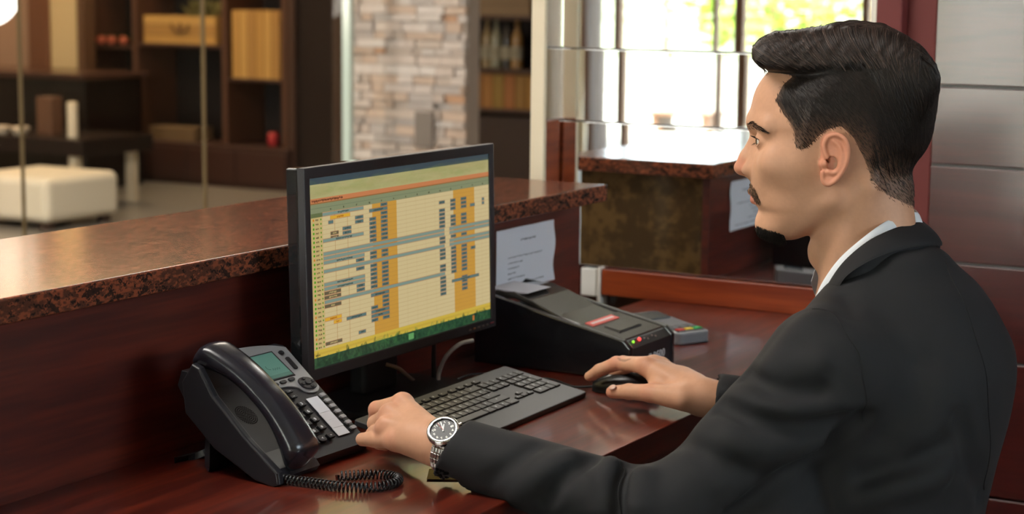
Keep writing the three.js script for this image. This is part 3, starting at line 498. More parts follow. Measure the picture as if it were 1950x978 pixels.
// ---- keyboard
{
  const t = thing('keyboard', 'black computer keyboard with a wide smooth front edge', 'keyboard'), W = 0.4178, D = 0.1441, y = 0.013;
  t.position.set(2.3962 - W / 2, DESK, -1.2286); t.rotation.order = 'YXZ'; t.rotation.set(0.1702, 0.0201, 0); t.scale.y = 0.66;
  const caseM = phys([0.034, 0.034, 0.036], 0.5, { bumpMap: noiseTex, bumpScale: 0.00003 });
  mesh('case', extrude(roundRect(-W / 2, 0, W / 2, D, 0.007), 0.0125, 0.0018).rotateX(-Math.PI / 2), caseM, t);
  mesh('rib', box(-W / 2 + 0.012, 0.0122, -D + 0.0265, W / 2 - 0.11, 0.0134, -D + 0.025, 0.0004), caseM, t);
  for (const s of [-1, 1]) mesh('foot', box(s * 0.17 - 0.012, -0.034, -D + 0.012, s * 0.17 + 0.012, 0.001, -D + 0.008, 0.001), M.black, t);
  const keyM = phys([0.014, 0.0125, 0.012], 0.4), P = 0.01775, rows = [], x0 = -W / 2 + 0.012;
  const geos = new Map(), kg = (w, d) => { const k = w.toFixed(4) + d.toFixed(4); if (!geos.has(k)) { const g = extrude(roundRect(-w / 2, -d / 2, w / 2, d / 2, 0.002), 0.0042, 0.0009, 1); geos.set(k, g.rotateX(-Math.PI / 2).translate(0, 0.0122, 0)); } return geos.get(k); };
  const atlasCh = '1234567890-=QWERTYUIOP[]ASDFGHJKL;\'ZXCVBNM,./*+#<>^_'.split(''), leg = [];
  const legTex = canvasTex(512, 512, (g) => { g.fillStyle = '#1c1a19'; g.fillRect(0, 0, 512, 512); g.fillStyle = '#d8dee2'; g.font = 'bold 52px sans-serif'; g.textAlign = 'center'; g.textBaseline = 'middle'; atlasCh.forEach((c, i) => g.fillText(c, (i % 8) * 64 + 32, Math.floor(i / 8) * 64 + 34)); });
  const legend = (ch, x, z, s = 0.0060) => { let i = atlasCh.indexOf(ch); if (i < 0) i = (ch.charCodeAt(0) * 7) % atlasCh.length; const g = new THREE.PlaneGeometry(s, s).rotateX(-Math.PI / 2).translate(x, 0.01655, z), u = g.attributes.uv, cx = i % 8, cy = Math.floor(i / 8); for (let k = 0; k < 4; k++) u.setXY(k, (cx + 0.08 + 0.84 * u.getX(k)) / 8, 1 - (cy + 0.92 - 0.84 * u.getY(k)) / 8); leg.push(g); };
  const key = (x, z, w, d, ch, dx = -0.0025) => { const o = mesh('key', kg(w, d), keyM, t); o.position.set(x, 0, z); if (ch) legend(ch, x + dx, z - 0.0012); };
  const rowZ = (r) => -D + 0.0335 + r * 0.0158, kd = 0.0138;
  for (let i = 0; i < 13; i++) key(x0 + 0.008 + i * 0.0232 * 0.98 + (i > 8 ? 0.004 : 0), -D + 0.0185, 0.0165, 0.0085, '*#+<>^'[i % 6]);
  const lay = [['`1234567890-=', 1, 2.0, 0], ['QWERTYUIOP[]#', 1, 1.5, 1.5], ["ASDFGHJKL;'", 1, 2.25, 1.75], ['ZXCVBNM,./', 1, 2.75, 2.25]];
  lay.forEach(([s, , last, first], r) => {
    let x = x0; const put = (u, ch) => { key(x + u * P / 2, rowZ(r), u * P - 0.002, kd, ch); x += u * P; };
    if (first) put(first, '<'); for (const c of s) put(1, c); if (last) put(15 - (x - x0) / P, '^');
  });
  { let x = x0; for (const [u, c] of [[1.5, '_'], [1.25, '#'], [1.25, '*'], [6.0, ''], [1.25, '*'], [1.25, '#'], [1.0, '+'], [1.5, '_']]) { key(x + u * P / 2, rowZ(4), u * P - 0.002, kd, c); x += u * P; } }
  const nx = x0 + 15.3 * P;
  for (let r = 0; r < 2; r++) for (let c = 0; c < 3; c++) key(nx + (c + 0.5) * P * 0.98, rowZ(r), P - 0.0024, kd, '^+<>_#'[r * 3 + c]);
  key(nx + 1.5 * P * 0.98, rowZ(3) + 0.0036, P - 0.0024, 0.0066, '^'); for (let c = 0; c < 3; c++) key(nx + (c + 0.5) * P * 0.98, rowZ(4) - 0.0030, P - 0.0024, 0.0066, '<_>'[c]);
  const mx = nx + 3.2 * P, pu = (W / 2 - 0.010 - mx) / 4;
  for (let r = 0; r < 4; r++) for (let c = 0; c < 3; c++) key(mx + (c + 0.5) * pu, rowZ(r), pu - 0.002, kd, ['#/*', '789', '456', '123'][r][c]);
  key(mx + pu, rowZ(4), 2 * pu - 0.002, kd, '0'); key(mx + 2.5 * pu, rowZ(4), pu - 0.002, kd, '.');
  key(mx + 3.5 * pu, rowZ(0), pu - 0.002, kd, '-'); key(mx + 3.5 * pu, (rowZ(1) + rowZ(2)) / 2, pu - 0.002, kd + 0.0158, '+'); key(mx + 3.5 * pu, (rowZ(3) + rowZ(4)) / 2, pu - 0.002, kd + 0.0158, '^');
  mesh('key_legends', leg, std([1, 1, 1], 0.4, { map: legTex }), t, 'small white printed key legends');
}
// ---- desk telephone; u to the right, v up the face, n out of the face
{
  const t = thing('desk_telephone', 'black desk telephone with silver display plate and coiled cord', 'telephone');
  const yaw = -0.0315, til = 0.8996, U = V(Math.cos(yaw), 0, -Math.sin(yaw)), N = V(Math.sin(yaw) * Math.cos(til), Math.sin(til), Math.cos(yaw) * Math.cos(til)), Vv = new THREE.Vector3().crossVectors(N, U);
  t.position.set(1.9395, DESK + 0.016, -1.3253); t.quaternion.setFromRotationMatrix(new THREE.Matrix4().makeBasis(U, Vv, N)); t.updateMatrixWorld(true);
  const toLocal = (p) => t.worldToLocal(p.clone());
  const bodyM = phys([0.011, 0.011, 0.015], 0.42, { bumpMap: noiseTex, bumpScale: 0.00003 }), hsM = phys([0.014, 0.014, 0.021], 0.26, { clearcoat: 0.3, clearcoatRoughness: 0.15 });
  const silver = std([0.38, 0.39, 0.41], 0.34, { metalness: 0.55 });
  const A = new THREE.Matrix4().set(1.17, 0, 0, 0, -0.125, 0.828, 0, 0, 0, 0, 1, 0, 0, 0, 0, 1), fmesh = (n, g, m, p, l) => mesh(n, (Array.isArray(g) ? merge(g) : g).applyMatrix4(A), m, p, l);
  // side outline in (v, n), pushed along u
  const prof = (pts, u0, u1, b = 0.004) => extrude(pts, u1 - u0, b, 3).applyMatrix4(new THREE.Matrix4().makeBasis(V(0, 1, 0), V(0, 0, 1), V(1, 0, 0))).translate(u0, 0, 0);
  mesh('body', prof([[-0.002, -0.0005], [0.178, -0.0005], [0.189, -0.008], [0.188, -0.024], [0.15, -0.050], [0.09, -0.052], [0.01, -0.024], [-0.006, -0.012]], -0.106, 0.0125, 0.003), bodyM, t);
  // cradle: floor and rims
  mesh('cradle', [prof([[-0.012, -0.001], [0.0, 0.001], [0.03, -0.003], [0.14, -0.003], [0.170, 0.002], [0.182, -0.006], [0.175, -0.026], [0.14, -0.038], [0.08, -0.038], [0.01, -0.022], [-0.012, -0.010]], -0.184, -0.102, 0.001),
    prof([[-0.020, 0.000], [-0.010, 0.010], [0.05, 0.008], [0.12, 0.012], [0.158, 0.024], [0.170, 0.020], [0.168, -0.010], [0.14, -0.038], [0.08, -0.040], [0.01, -0.024], [-0.016, -0.010]], -0.194, -0.182, 0.003)], bodyM, t);
// silver plate with arched top and a bulge round the key pad
  const s = new THREE.Shape(); s.moveTo(-0.088, 0.126); s.lineTo(-0.058, 0.1275); s.quadraticCurveTo(-0.03, 0.1325, -0.024, 0.121); s.bezierCurveTo(-0.020, 0.106, 0.002, 0.106, 0.007, 0.122); s.lineTo(0.0085, 0.210); s.quadraticCurveTo(-0.02, 0.226, -0.088, 0.216); s.lineTo(-0.088, 0.126);
  fmesh('face_plate', extrude(s, 0.0026, 0.0008).translate(0, 0, -0.0012), silver, t, 'silver plate round the display');
  const lcdTex = canvasTex(256, 192, (g) => { g.fillStyle = '#5f8a80'; g.fillRect(0, 0, 256, 192); g.strokeStyle = '#2d4a46'; g.lineWidth = 3; g.beginPath(); g.moveTo(120, 90); g.quadraticCurveTo(108, 120, 138, 122); g.stroke(); g.lineWidth = 2; g.beginPath(); g.moveTo(148, 132); for (let i = 0; i < 7; i++) g.lineTo(156 + i * 9, 118 + (i % 2) * 16); g.stroke(); g.fillStyle = '#54796f'; g.fillRect(0, 166, 256, 26); });
  fmesh('display_frame', extrude([[-0.074, 0.140], [-0.0145, 0.149], [-0.0185, 0.2045], [-0.078, 0.1955]], 0.003, 0.0008, 2).translate(0, 0, -0.0006), M.black, t);
  { const g = new THREE.BufferGeometry(); g.setAttribute('position', new THREE.Float32BufferAttribute([-0.0715, 0.1435, 0.0026, -0.0175, 0.1515, 0.0026, -0.0212, 0.2015, 0.0026, -0.0752, 0.1935, 0.0026], 3)); g.setAttribute('uv', new THREE.Float32BufferAttribute([0, 0, 1, 0, 1, 1, 0, 1], 2)); g.setIndex([0, 1, 2, 0, 2, 3]); g.computeVertexNormals(); fmesh('display', g, phys([1, 1, 1], 0.18, { map: lcdTex }), t, 'greenish grey display'); }
  const btnM = phys([0.016, 0.016, 0.019], 0.3), pad = (u, v, w, h, r, n = 0.0032, ang = 0.16) => extrude(roundRect(-w / 2, -h / 2, w / 2, h / 2, Math.min(r, w / 2.01, h / 2.01)), n, 0.0007).rotateZ(ang).translate(u, v, 0.0006);
  fmesh('button', pad(-0.007, 0.1985, 0.0075, 0.0075, 0.0037), btnM, t); fmesh('button', pad(-0.0052, 0.1745, 0.0065, 0.026, 0.003, 0.003, 0), btnM, t);
  for (const [u, v] of [[-0.0264, 0.1415], [-0.042, 0.138], [-0.057, 0.1345]]) fmesh('button', pad(u, v, 0.0105, 0.006, 0.003), btnM, t);
  { const c = [-0.0085, 0.129]; fmesh('navigation_pad', extrude(roundRect(-0.0125, -0.0125, 0.0125, 0.0125, 0.0124), 0.003, 0.0008).translate(c[0], c[1], 0.001), btnM, t).children; const nm = phys([0.03, 0.03, 0.034], 0.22); fmesh('button', pad(c[0], c[1], 0.009, 0.009, 0.0045, 0.0052), nm, t); for (let i = 0; i < 4; i++) { const a = i * Math.PI / 2 + 0.2; fmesh('button', pad(c[0] + 0.0088 * Math.cos(a), c[1] + 0.0088 * Math.sin(a), 0.0052, 0.0052, 0.0026, 0.0048), nm, t); } }
  const legs = [], lg = (txt, u, v, sz) => { const g = new TextGeometry(txt, { font, size: sz, depth: 0.0002, curveSegments: 2 }); g.computeBoundingBox(); const b = g.boundingBox; g.translate(-(b.max.x + b.min.x) / 2, -(b.max.y + b.min.y) / 2, 0).rotateZ(0.16).translate(u, v, txt === '--' ? 0.0039 : 0.00525); legs.push(g); };
  for (const [u, v] of [[-0.0457, 0.1173], [-0.0457, 0.1058], [-0.0625, 0.1135], [-0.0625, 0.102]]) { fmesh('button', pad(u, v, 0.0105, 0.0055, 0.001), btnM, t); lg('--', u, v, 0.0035); }
  const digs = [['1', '2', '3'], ['4', '5', '6'], ['7', '8', '9'], ['*', '0', '#']];
  digs.forEach((r, j) => r.forEach((d, i) => { const u = -0.0452 - (2 - i) * 0.0160, v = 0.0878 - j * 0.01685 - (2 - i) * 0.0052; fmesh('button', pad(u, v, 0.0112, 0.0088, 0.0012, 0.0046), btnM, t); lg(d, u - 0.001, v, 0.0046); }));
  fmesh('button', pad(-0.0434, 0.0187, 0.0112, 0.0088, 0.0012, 0.0046), btnM, t); lg('=', -0.0434, 0.0187, 0.0042);
  fmesh('button', extrude(roundRect(-0.0062, -0.0062, 0.0062, 0.0062, 0.0061), 0.0044, 0.0008).translate(-0.0592, 0.0158, 0.0006), btnM, t); lg('<', -0.0592, 0.0158, 0.005); fmesh('button', pad(-0.0735, 0.0105, 0.0112, 0.0088, 0.0012, 0.0046), btnM, t); lg('o', -0.0735, 0.0105, 0.004);
  fmesh('key_legends', legs, std([0.75, 0.78, 0.82], 0.5), t, 'white printed digits');
  fmesh('label_card', Array.from({ length: 5 }, (_, i) => { const va = 0.0195 + i * 0.0164; return extrude([[-0.0288, va - 0.0022], [-0.0088, va + 0.0002], [-0.0092, va + 0.0164], [-0.0292, va + 0.0140]], 0.0008, 0.0001, 1).translate(0, 0, 0.0006 + 0.0002 * (i % 2)); }), std([0.66, 0.67, 0.73], 0.6), t, 'white paper label strip');
  const ledM = std([0.36, 0.36, 0.38], 0.25); for (let i = 0; i < 7; i++) fmesh('line_button', pad(-0.0018 + i * 0.0005, 0.1012 - i * 0.01225, 0.0085, 0.0068, 0.002, 0.0034), ledM, t);
  // loudspeaker holes in the cradle
  const holes = []; for (let r = 1; r < 7; r++) for (let i = 0; i < r * 6; i++) { const a = i / (r * 6) * 6.283; holes.push(cyl(0.00062, 0.00062, 0.0008, 6).rotateX(Math.PI / 2).translate(-0.126 + r * 0.0021 * Math.cos(a), 0.090 + r * 0.0030 * Math.sin(a), -0.0028)); }
  const sp = fmesh('speaker_holes', holes, std([0.001, 0.001, 0.001], 0.9), t); sp.userData.kind = 'stuff';
  // handset: swept oval, thicker at both ends
  {
    const nS = 44, nR = 28, pos = [], idx = [];
    for (let i = 0; i <= nS; i++) {
      const q = i / nS, e = Math.pow(Math.abs(2 * q - 1), 1.6), cap = Math.sqrt(Math.max(0, 1 - Math.pow(Math.max(0, (Math.abs(2 * q - 1) - 0.84) / 0.16), 2)));
      const v = mix(-0.012, 0.184, q), n = 0.020 + 0.024 * Math.pow(Math.sin(Math.PI * clamp(q, 0.0, 1)), 0.85) + (q > 0.5 ? 0.007 * (q - 0.5) * 2 : 0), u = -0.153 - 0.014 * (q - 0.5);
      const hw = (0.0235 + 0.0055 * e) * (0.25 + 0.75 * cap), hu = 0.0135 + 0.003 * e, hd = (0.0115 + 0.0210 * Math.pow(e, 1.7));
      for (let k = 0; k < nR; k++) { const a = k / nR * 6.283185, c = Math.cos(a), s2 = Math.sin(a), pw = (x, p) => Math.sign(x) * Math.pow(Math.abs(x), p); pos.push(u + hw * pw(c, 0.75), v, n + (s2 > 0 ? hu : hd) * pw(s2, 0.8) * (0.35 + 0.65 * cap)); }
    }
    for (let i = 0; i < nS; i++) for (let k = 0; k < nR; k++) { const a = i * nR + k, b = i * nR + (k + 1) % nR; idx.push(a, a + nR, b, b, a + nR, b + nR); }
    const c0 = pos.length / 3; pos.push(-0.146, -0.0125, 0.014); const c1 = pos.length / 3; pos.push(-0.160, 0.1845, 0.023);
    for (let k = 0; k < nR; k++) { idx.push(c0, k, (k + 1) % nR); idx.push(c1, nS * nR + (k + 1) % nR, nS * nR + k); }
    const g = new THREE.BufferGeometry(); g.setAttribute('position', new THREE.Float32BufferAttribute(pos, 3)); g.setIndex(idx); g.computeVertexNormals(); mesh('handset', g, hsM, t, 'glossy black handset');
  }
  { // bent foot behind, resting on the desk
    const path = [onY(332, 876, DESK + 0.004), onY(372, 868, DESK + 0.004), onY(398, 858, DESK + 0.012)].map(toLocal).concat([V(-0.185, 0.075, -0.075), V(-0.185, 0.105, -0.034)]), crv = new THREE.CatmullRomCurve3(path, false, 'centripetal'), pos = [], idx = [], n = 26, wd = V(0.13, 0, 0), th = 0.004;
    for (let i = 0; i <= n; i++) { const p = crv.getPoint(i / n), tg = crv.getTangent(i / n), nn = new THREE.Vector3().crossVectors(V(1, 0, 0), tg).normalize(), k = 0.2 + 0.8 * sstep(i / n, 0, 0.25); for (const [a, b] of [[0, 1], [k, 1], [k, -1], [0, -1]]) { const q = p.clone().addScaledVector(wd, a).addScaledVector(nn, b * th); pos.push(q.x, q.y, q.z); } }
    for (let i = 0; i < n; i++) for (let k = 0; k < 4; k++) { const a = i * 4 + k, b = i * 4 + (k + 1) % 4; idx.push(a, b, a + 4, b, b + 4, a + 4); }
    idx.push(0, 2, 1, 0, 3, 2, n * 4, n * 4 + 1, n * 4 + 2, n * 4, n * 4 + 2, n * 4 + 3);
    let g = new THREE.BufferGeometry(); g.setAttribute('position', new THREE.Float32BufferAttribute(pos, 3)); g.setIndex(idx); g = g.toNonIndexed(); g.computeVertexNormals(); mesh('foot', g, bodyM, t);
  }
  { // coiled cord
    const flat = [[470, 896], [520, 908], [590, 918], [660, 926], [716, 926], [752, 919], [757, 909], [728, 903], [690, 903], [645, 906]].map(([a, b]) => onY(a, b, DESK + 0.0062));
    const crv = new THREE.CatmullRomCurve3(flat, false, 'centripetal'), L = crv.getLength(), turns = Math.round(L / 0.0052), pts = [], R = 0.0052, n = turns * 14;
    for (let i = 0; i <= n; i++) { const q = i / n, p = crv.getPointAt(q), tg = crv.getTangentAt(q), sd = new THREE.Vector3().crossVectors(tg, V(0, 1, 0)).normalize(), a = q * turns * 6.283185; pts.push(toLocal(p.addScaledVector(sd, R * Math.cos(a)).add(V(0, R * Math.sin(a), 0)))); }
    mesh('coiled_cord', tube(pts, 0.0014, n, 6), phys([0.012, 0.012, 0.014], 0.22), t);
    const e = toLocal(flat[9]); mesh('cord_end', tube([toLocal(at(580, 876, 2.335)), toLocal(at(600, 884, 2.335)), toLocal(at(625, 902, 2.34)), e], 0.0016, 24, 8), phys([0.012, 0.012, 0.014], 0.25), t);
  }
}
// ---- mouse
{
  const f = V(-0.36, 0, -0.933).normalize(), c = V(2.462, DESK, -1.196), t = thing('computer_mouse', 'glossy black computer mouse under the right hand', 'mouse', [c.x, c.y, c.z], Math.atan2(-f.x, -f.z));
  const nU = 40, nV = 20, L = 0.108, pos = [], idx = [], parts = [[], []];
  const P = (a, b) => { const z = -L / 2 + L * a, w = 0.0305 * Math.pow(Math.sin(Math.PI * clamp(a * 0.94 + 0.03, 0.02, 0.98)), 0.42) * (0.93 + 0.1 * a), hgt = 0.0365 * Math.pow(Math.sin(Math.PI * clamp(0.06 + a * 0.88, 0, 1)), 0.55) * (0.80 + 0.25 * a), th = Math.PI * b; return [w * -Math.cos(th) * (1 + 0.05 * Math.sin(th)), 0.001 + hgt * Math.pow(Math.sin(th), 0.7), z]; };
  const patch = (a0, a1, b0, b1) => { const p = [], ix = []; for (let i = 0; i <= nU; i++) for (let j = 0; j <= nV; j++) p.push(...P(mix(a0, a1, i / nU), mix(b0, b1, j / nV))); for (let i = 0; i < nU; i++) for (let j = 0; j < nV; j++) { const k = i * (nV + 1) + j; ix.push(k, k + nV + 1, k + 1, k + 1, k + nV + 1, k + nV + 2); } const g = new THREE.BufferGeometry(); g.setAttribute('position', new THREE.Float32BufferAttribute(p, 3)); g.setIndex(ix); g.computeVertexNormals(); return g; };
  const ds = { side: THREE.DoubleSide };
  mesh('shell', [patch(0, 1, 0, 0.32), patch(0, 1, 0.68, 1), patch(0.48, 1, 0.32, 0.68)], phys([0.012, 0.012, 0.013], 0.3, ds), t);
  mesh('button', patch(0, 0.47, 0.325, 0.495), phys([0.014, 0.014, 0.015], 0.22, ds), t); mesh('button', patch(0, 0.47, 0.505, 0.675), phys([0.014, 0.014, 0.015], 0.22, ds), t);
  mesh('scroll_wheel', new THREE.TorusGeometry(0.008, 0.0035, 10, 24).rotateY(Math.PI / 2).translate(0, 0.021, -0.028), M.charcoal, t);
  mesh('cable', tube([V(0, 0.006, -0.052), V(0.0, 0.004, -0.08), V(0.05, 0.004, -0.13), V(0.02, 0.004, -0.2)], 0.0018, 30, 8), M.blackMatte, t);
}
// ---- receipt printer
{
  const t = thing('receipt_printer', 'long black wedge shaped receipt printer with red label', 'printer', [2.526, DESK, -1.225]), W = 0.166;
  const gl = phys([0.010, 0.010, 0.013], 0.22, { clearcoat: 0.5, clearcoatRoughness: 0.1 });
  const sideP = [[0, 0.001], [0, 0.052], [0.012, 0.064], [0.06, 0.074], [0.13, 0.088], [0.20, 0.104], [0.25, 0.115], [0.276, 0.118], [0.282, 0.112], [0.282, 0.001]];
  const ext = (pts, x0, x1, b) => extrude(pts, x1 - x0, b, 3).applyMatrix4(new THREE.Matrix4().makeBasis(V(0, 0, -1), V(0, 1, 0), V(1, 0, 0))).translate(x0, 0, 0);
  mesh('side_cheek', ext(sideP, 0, 0.012, 0.003), gl, t); mesh('side_cheek', ext(sideP, W - 0.012, W, 0.003), gl, t);
  mesh('body', ext([[0.002, 0.001], [0.002, 0.050], [0.014, 0.060], [0.06, 0.070], [0.12, 0.080], [0.16, 0.078], [0.21, 0.076], [0.28, 0.080], [0.28, 0.001]], 0.010, W - 0.010, 0.001), M.black, t);
  mesh('lid', ext([[0.10, 0.078], [0.14, 0.088], [0.19, 0.108], [0.225, 0.118], [0.265, 0.115], [0.268, 0.104], [0.22, 0.108], [0.185, 0.098], [0.14, 0.080]], 0.022, W - 0.013, 0.002), phys([0.030, 0.027, 0.024], 0.2, { clearcoat: 0.6, clearcoatRoughness: 0.08 }), t, 'glossy smoked lid');
  mesh('key_cover', ext([[0.016, 0.061], [0.018, 0.0635], [0.096, 0.0795], [0.098, 0.077]], 0.016, W - 0.016, 0.0006), phys([0.035, 0.030, 0.027], 0.24), t);
  mesh('red_label', ext([[0.078, 0.0745], [0.078, 0.0770], [0.093, 0.0803], [0.093, 0.0778]], 0.026, 0.118, 0.0003), std([0.72, 0.10, 0.08], 0.5), t, 'red label with white lines');
  mesh('label_text', ext([[0.083, 0.0772], [0.083, 0.0784], [0.088, 0.0795], [0.088, 0.0783]], 0.034, 0.110, 0.0001), std([0.80, 0.62, 0.60], 0.6), t);
  mesh('flap', ext([[0.040, 0.0665], [0.040, 0.0705], [0.068, 0.0755], [0.068, 0.0715]], 0.045, 0.115, 0.0006), phys([0.045, 0.040, 0.035], 0.25), t);
  mesh('slot', ext([[0.0385, 0.0665], [0.0385, 0.0690], [0.0405, 0.0694], [0.0405, 0.0668]], 0.040, 0.120, 0.0002), M.blackMatte, t);
  mesh('power_light', new THREE.SphereGeometry(0.0022, 10, 8).translate(0.030, 0.0578, -0.0095), std([0.1, 0.3, 0.02], 0.4, { emissive: lin(0.35, 1, 0.05), emissiveIntensity: 1.0 }), t, 'small green light');
  mesh('status_light', new THREE.SphereGeometry(0.0030, 10, 8).translate(0.052, 0.0585, -0.0098), std([0.4, 0.02, 0.02], 0.4, { emissive: lin(1, 0.06, 0.05), emissiveIntensity: 1.6 }), t, 'small red light');
  for (let i = 0; i < 4; i++) mesh('symbol', new RoundedBoxGeometry(0.004, 0.003, 0.001, 1, 0.0004).rotateX(-0.75).translate(0.066 + i * 0.014, 0.0585 - 0.003 * (i % 2), -0.0088 + 0.001), std([0.28, 0.20, 0.20], 0.6), t);
  const tx = new TextGeometry('T P600', { font, size: 0.0125, depth: 0.0006, curveSegments: 3 }); mesh('lettering', tx.scale(1.15, 1, 1).translate(0.066, 0.021, 0.0003), std([0.62, 0.60, 0.62], 0.5), t, 'white model lettering on the front');
  mesh('receipt_roll_strip', ext([[0.20, 0.117], [0.27, 0.121], [0.275, 0.115], [0.272, 0.113], [0.262, 0.1175], [0.21, 0.1155]], 0.03, 0.11, 0.0005), std([0.42, 0.42, 0.47], 0.5), t, 'pale curved strip at the back of the lid');
}
// ---- card terminal
{
  const t = thing('card_terminal', 'small grey card payment terminal with coloured keys', 'card terminal', [2.868, DESK, -1.268], -0.42);
  const b = extrude(roundRect(-0.036, 0, 0.036, 0.15, 0.010), 0.024, 0.004, 3).rotateX(-Math.PI / 2); const p = b.attributes.position; for (let i = 0; i < p.count; i++) if (p.getY(i) > 0.012) p.setY(i, p.getY(i) + 0.012 * sstep(-p.getZ(i), 0.05, 0.15) - 0.002); b.computeVertexNormals();
  mesh('body', b, phys([0.16, 0.16, 0.17], 0.35), t); mesh('face', extrude(roundRect(-0.031, 0.006, 0.031, 0.088, 0.006), 0.002, 0.0006).rotateX(-Math.PI / 2).translate(0, 0.0218, 0), phys([0.02, 0.02, 0.023], 0.3), t);
  mesh('display', extrude(roundRect(-0.026, 0.095, 0.026, 0.135, 0.003), 0.002, 0.0005).rotateX(-Math.PI / 2 + 0.12).translate(0, 0.0185, 0.002), phys([0.03, 0.035, 0.045], 0.12), t);
  mesh('brand_strip', box(-0.018, 0.0232, -0.093, 0.018, 0.0240, -0.087, 0.0002), std([0.45, 0.47, 0.52], 0.5), t);
  for (let r = 0; r < 5; r++) for (let c = 0; c < 3; c++) { const col = r === 0 ? [[0.65, 0.05, 0.04], [0.80, 0.55, 0.04], [0.03, 0.42, 0.10]][c] : [0.07, 0.07, 0.075]; mesh('key', new RoundedBoxGeometry(0.0155, 0.003, 0.0095, 2, 0.001).translate(-0.0195 + c * 0.0195, 0.0245, -0.0165 - r * 0.0145), std(col, 0.45), t, r === 0 ? ['red key', 'yellow key', 'green key'][c] : undefined); }
}
// ---- paper notice on the counter panel
{
  const tex = canvasTex(1024, 560, (g) => { g.fillStyle = '#ffffff'; g.fillRect(0, 0, 1024, 560); const line = (x, y, wd, hh) => { g.fillStyle = '#6a6a76'; let q = x; while (q < x + wd) { const l = 5 + 14 * rnd(); g.fillRect(q, y - hh * (0.7 + 0.3 * rnd()), l, hh * (0.5 + 0.4 * rnd())); q += l + 3 + 6 * rnd(); } }; line(430, 130, 260, 20); line(200, 270, 620, 14); [260, 200, 130, 300].forEach((l, k) => line(200, 320 + k * 46, l, 14)); line(200, 515, 640, 14); });
  const g = new THREE.PlaneGeometry(0.203, 0.108, 40, 12), p = g.attributes.position; for (let i = 0; i < p.count; i++) { const x = p.getX(i), y = p.getY(i); p.setZ(i, 0.0012 + 0.003 * sstep(x, 0.06, 0.1) * (0.6 + 0.4 * Math.sin(y * 90 + 1)) + 0.0008 * Math.sin(x * 60)); if (x > 0.095) p.setX(i, x + 0.0025 * Math.sin(y * 75)); }
  g.computeVertexNormals(); tag(mesh('paper_notice', g.translate(2.7555, DESK + 0.1445, -1.5425), std([0.78, 0.79, 0.86], 0.8, { map: tex, side: THREE.DoubleSide })), 'white printed paper notice taped to the counter panel', 'paper');
}
// ---- yellow note under the wrist
{ const a = onY(797, 888, DESK + 0.0012), b = onY(856, 914, DESK + 0.0012); const g = new THREE.PlaneGeometry(0.05, 0.05, 8, 8), p = g.attributes.position; for (let i = 0; i < p.count; i++) p.setZ(i, 0.0006 + 0.0012 * (p.getX(i) / 0.025) ** 2); g.computeVertexNormals(); g.rotateX(-Math.PI / 2).rotateY(0.5); tag(mesh('sticky_note', g.translate(b.x + 0.022, DESK, b.z - 0.016), std([0.45, 0.37, 0.06], 0.8, { side: THREE.DoubleSide })), 'yellow sticky note under the wrist with the watch', 'note'); }
// ---- cables behind the monitor
{
  const O = (a, b, y) => onY(a, b, DESK + y), cb = (n, pts, r, m, label) => tag(mesh(n, tube(pts, r, 50, 8), m), label, 'cable');
  const grey = std([0.42, 0.40, 0.40], 0.45), dk = phys([0.014, 0.014, 0.016], 0.35), tan = std([0.32, 0.20, 0.13], 0.5);
  cb('white_cable', [O(900, 648, 0.07), O(875, 655, 0.068), O(850, 678, 0.05), O(836, 710, 0.022), O(832, 738, 0.004), O(815, 735, 0.004), V(2.34, DESK + 0.004, -1.45)], 0.0034, grey, 'grey cable arching down to the desk beside the printer');
  cb('brown_cable', [O(735, 693, 0.055), O(755, 699, 0.05), O(775, 714, 0.03), O(795, 729, 0.006), O(815, 737, 0.004), V(2.33, DESK + 0.004, -1.47)], 0.0030, tan, 'pale brown cable hanging below the monitor near its stand');
  cb('black_cable', [onZ(826, 640, -1.466), onZ(826, 665, -1.466), onZ(826, 700, -1.466), onZ(827, 730, -1.464), O(832, 742, 0.004), O(850, 742, 0.004)], 0.0038, dk, 'straight black cable dropping behind the keyboard');
  cb('thin_black_cable', [O(845, 738, 0.003), O(870, 722, 0.004), O(900, 712, 0.006), O(935, 712, 0.004), O(950, 722, 0.003)], 0.0018, dk, 'thin black cable looping behind the keyboard');
}
// ================================================================ solid modelling by distance fields
const smin = (a, b, k) => { const h = Math.max(k - Math.abs(a - b), 0) / k; return Math.min(a, b) - h * h * k * 0.25; };
const smax = (a, b, k) => -smin(-a, -b, k);
const cone = (a, b, ra, rb) => { // tapered capsule
  const ax = a.x, ay = a.y, az = a.z, bx = b.x - ax, by = b.y - ay, bz = b.z - az, l2 = bx * bx + by * by + bz * bz || 1e-9;
  return (x, y, z) => { const px = x - ax, py = y - ay, pz = z - az, t = clamp((px * bx + py * by + pz * bz) / l2, 0, 1), dx = px - t * bx, dy = py - t * by, dz = pz - t * bz; return Math.sqrt(dx * dx + dy * dy + dz * dz) - (ra + (rb - ra) * t); };
};
const ell = (cx, cy, cz, rx, ry, rz) => (x, y, z) => { const a = (x - cx) / rx, b = (y - cy) / ry, c = (z - cz) / rz, k0 = Math.sqrt(a * a + b * b + c * c), p = a / rx, q = b / ry, r = c / rz, k1 = Math.sqrt(p * p + q * q + r * r); return k1 < 1e-9 ? -Math.min(rx, ry, rz) : k0 * (k0 - 1) / k1; };
const segD2 = (x, y, x0, y0, x1, y1) => { const bx = x1 - x0, by = y1 - y0, t = clamp(((x - x0) * bx + (y - y0) * by) / (bx * bx + by * by), 0, 1), dx = x - x0 - t * bx, dy = y - y0 - t * by; return dx * dx + dy * dy; };
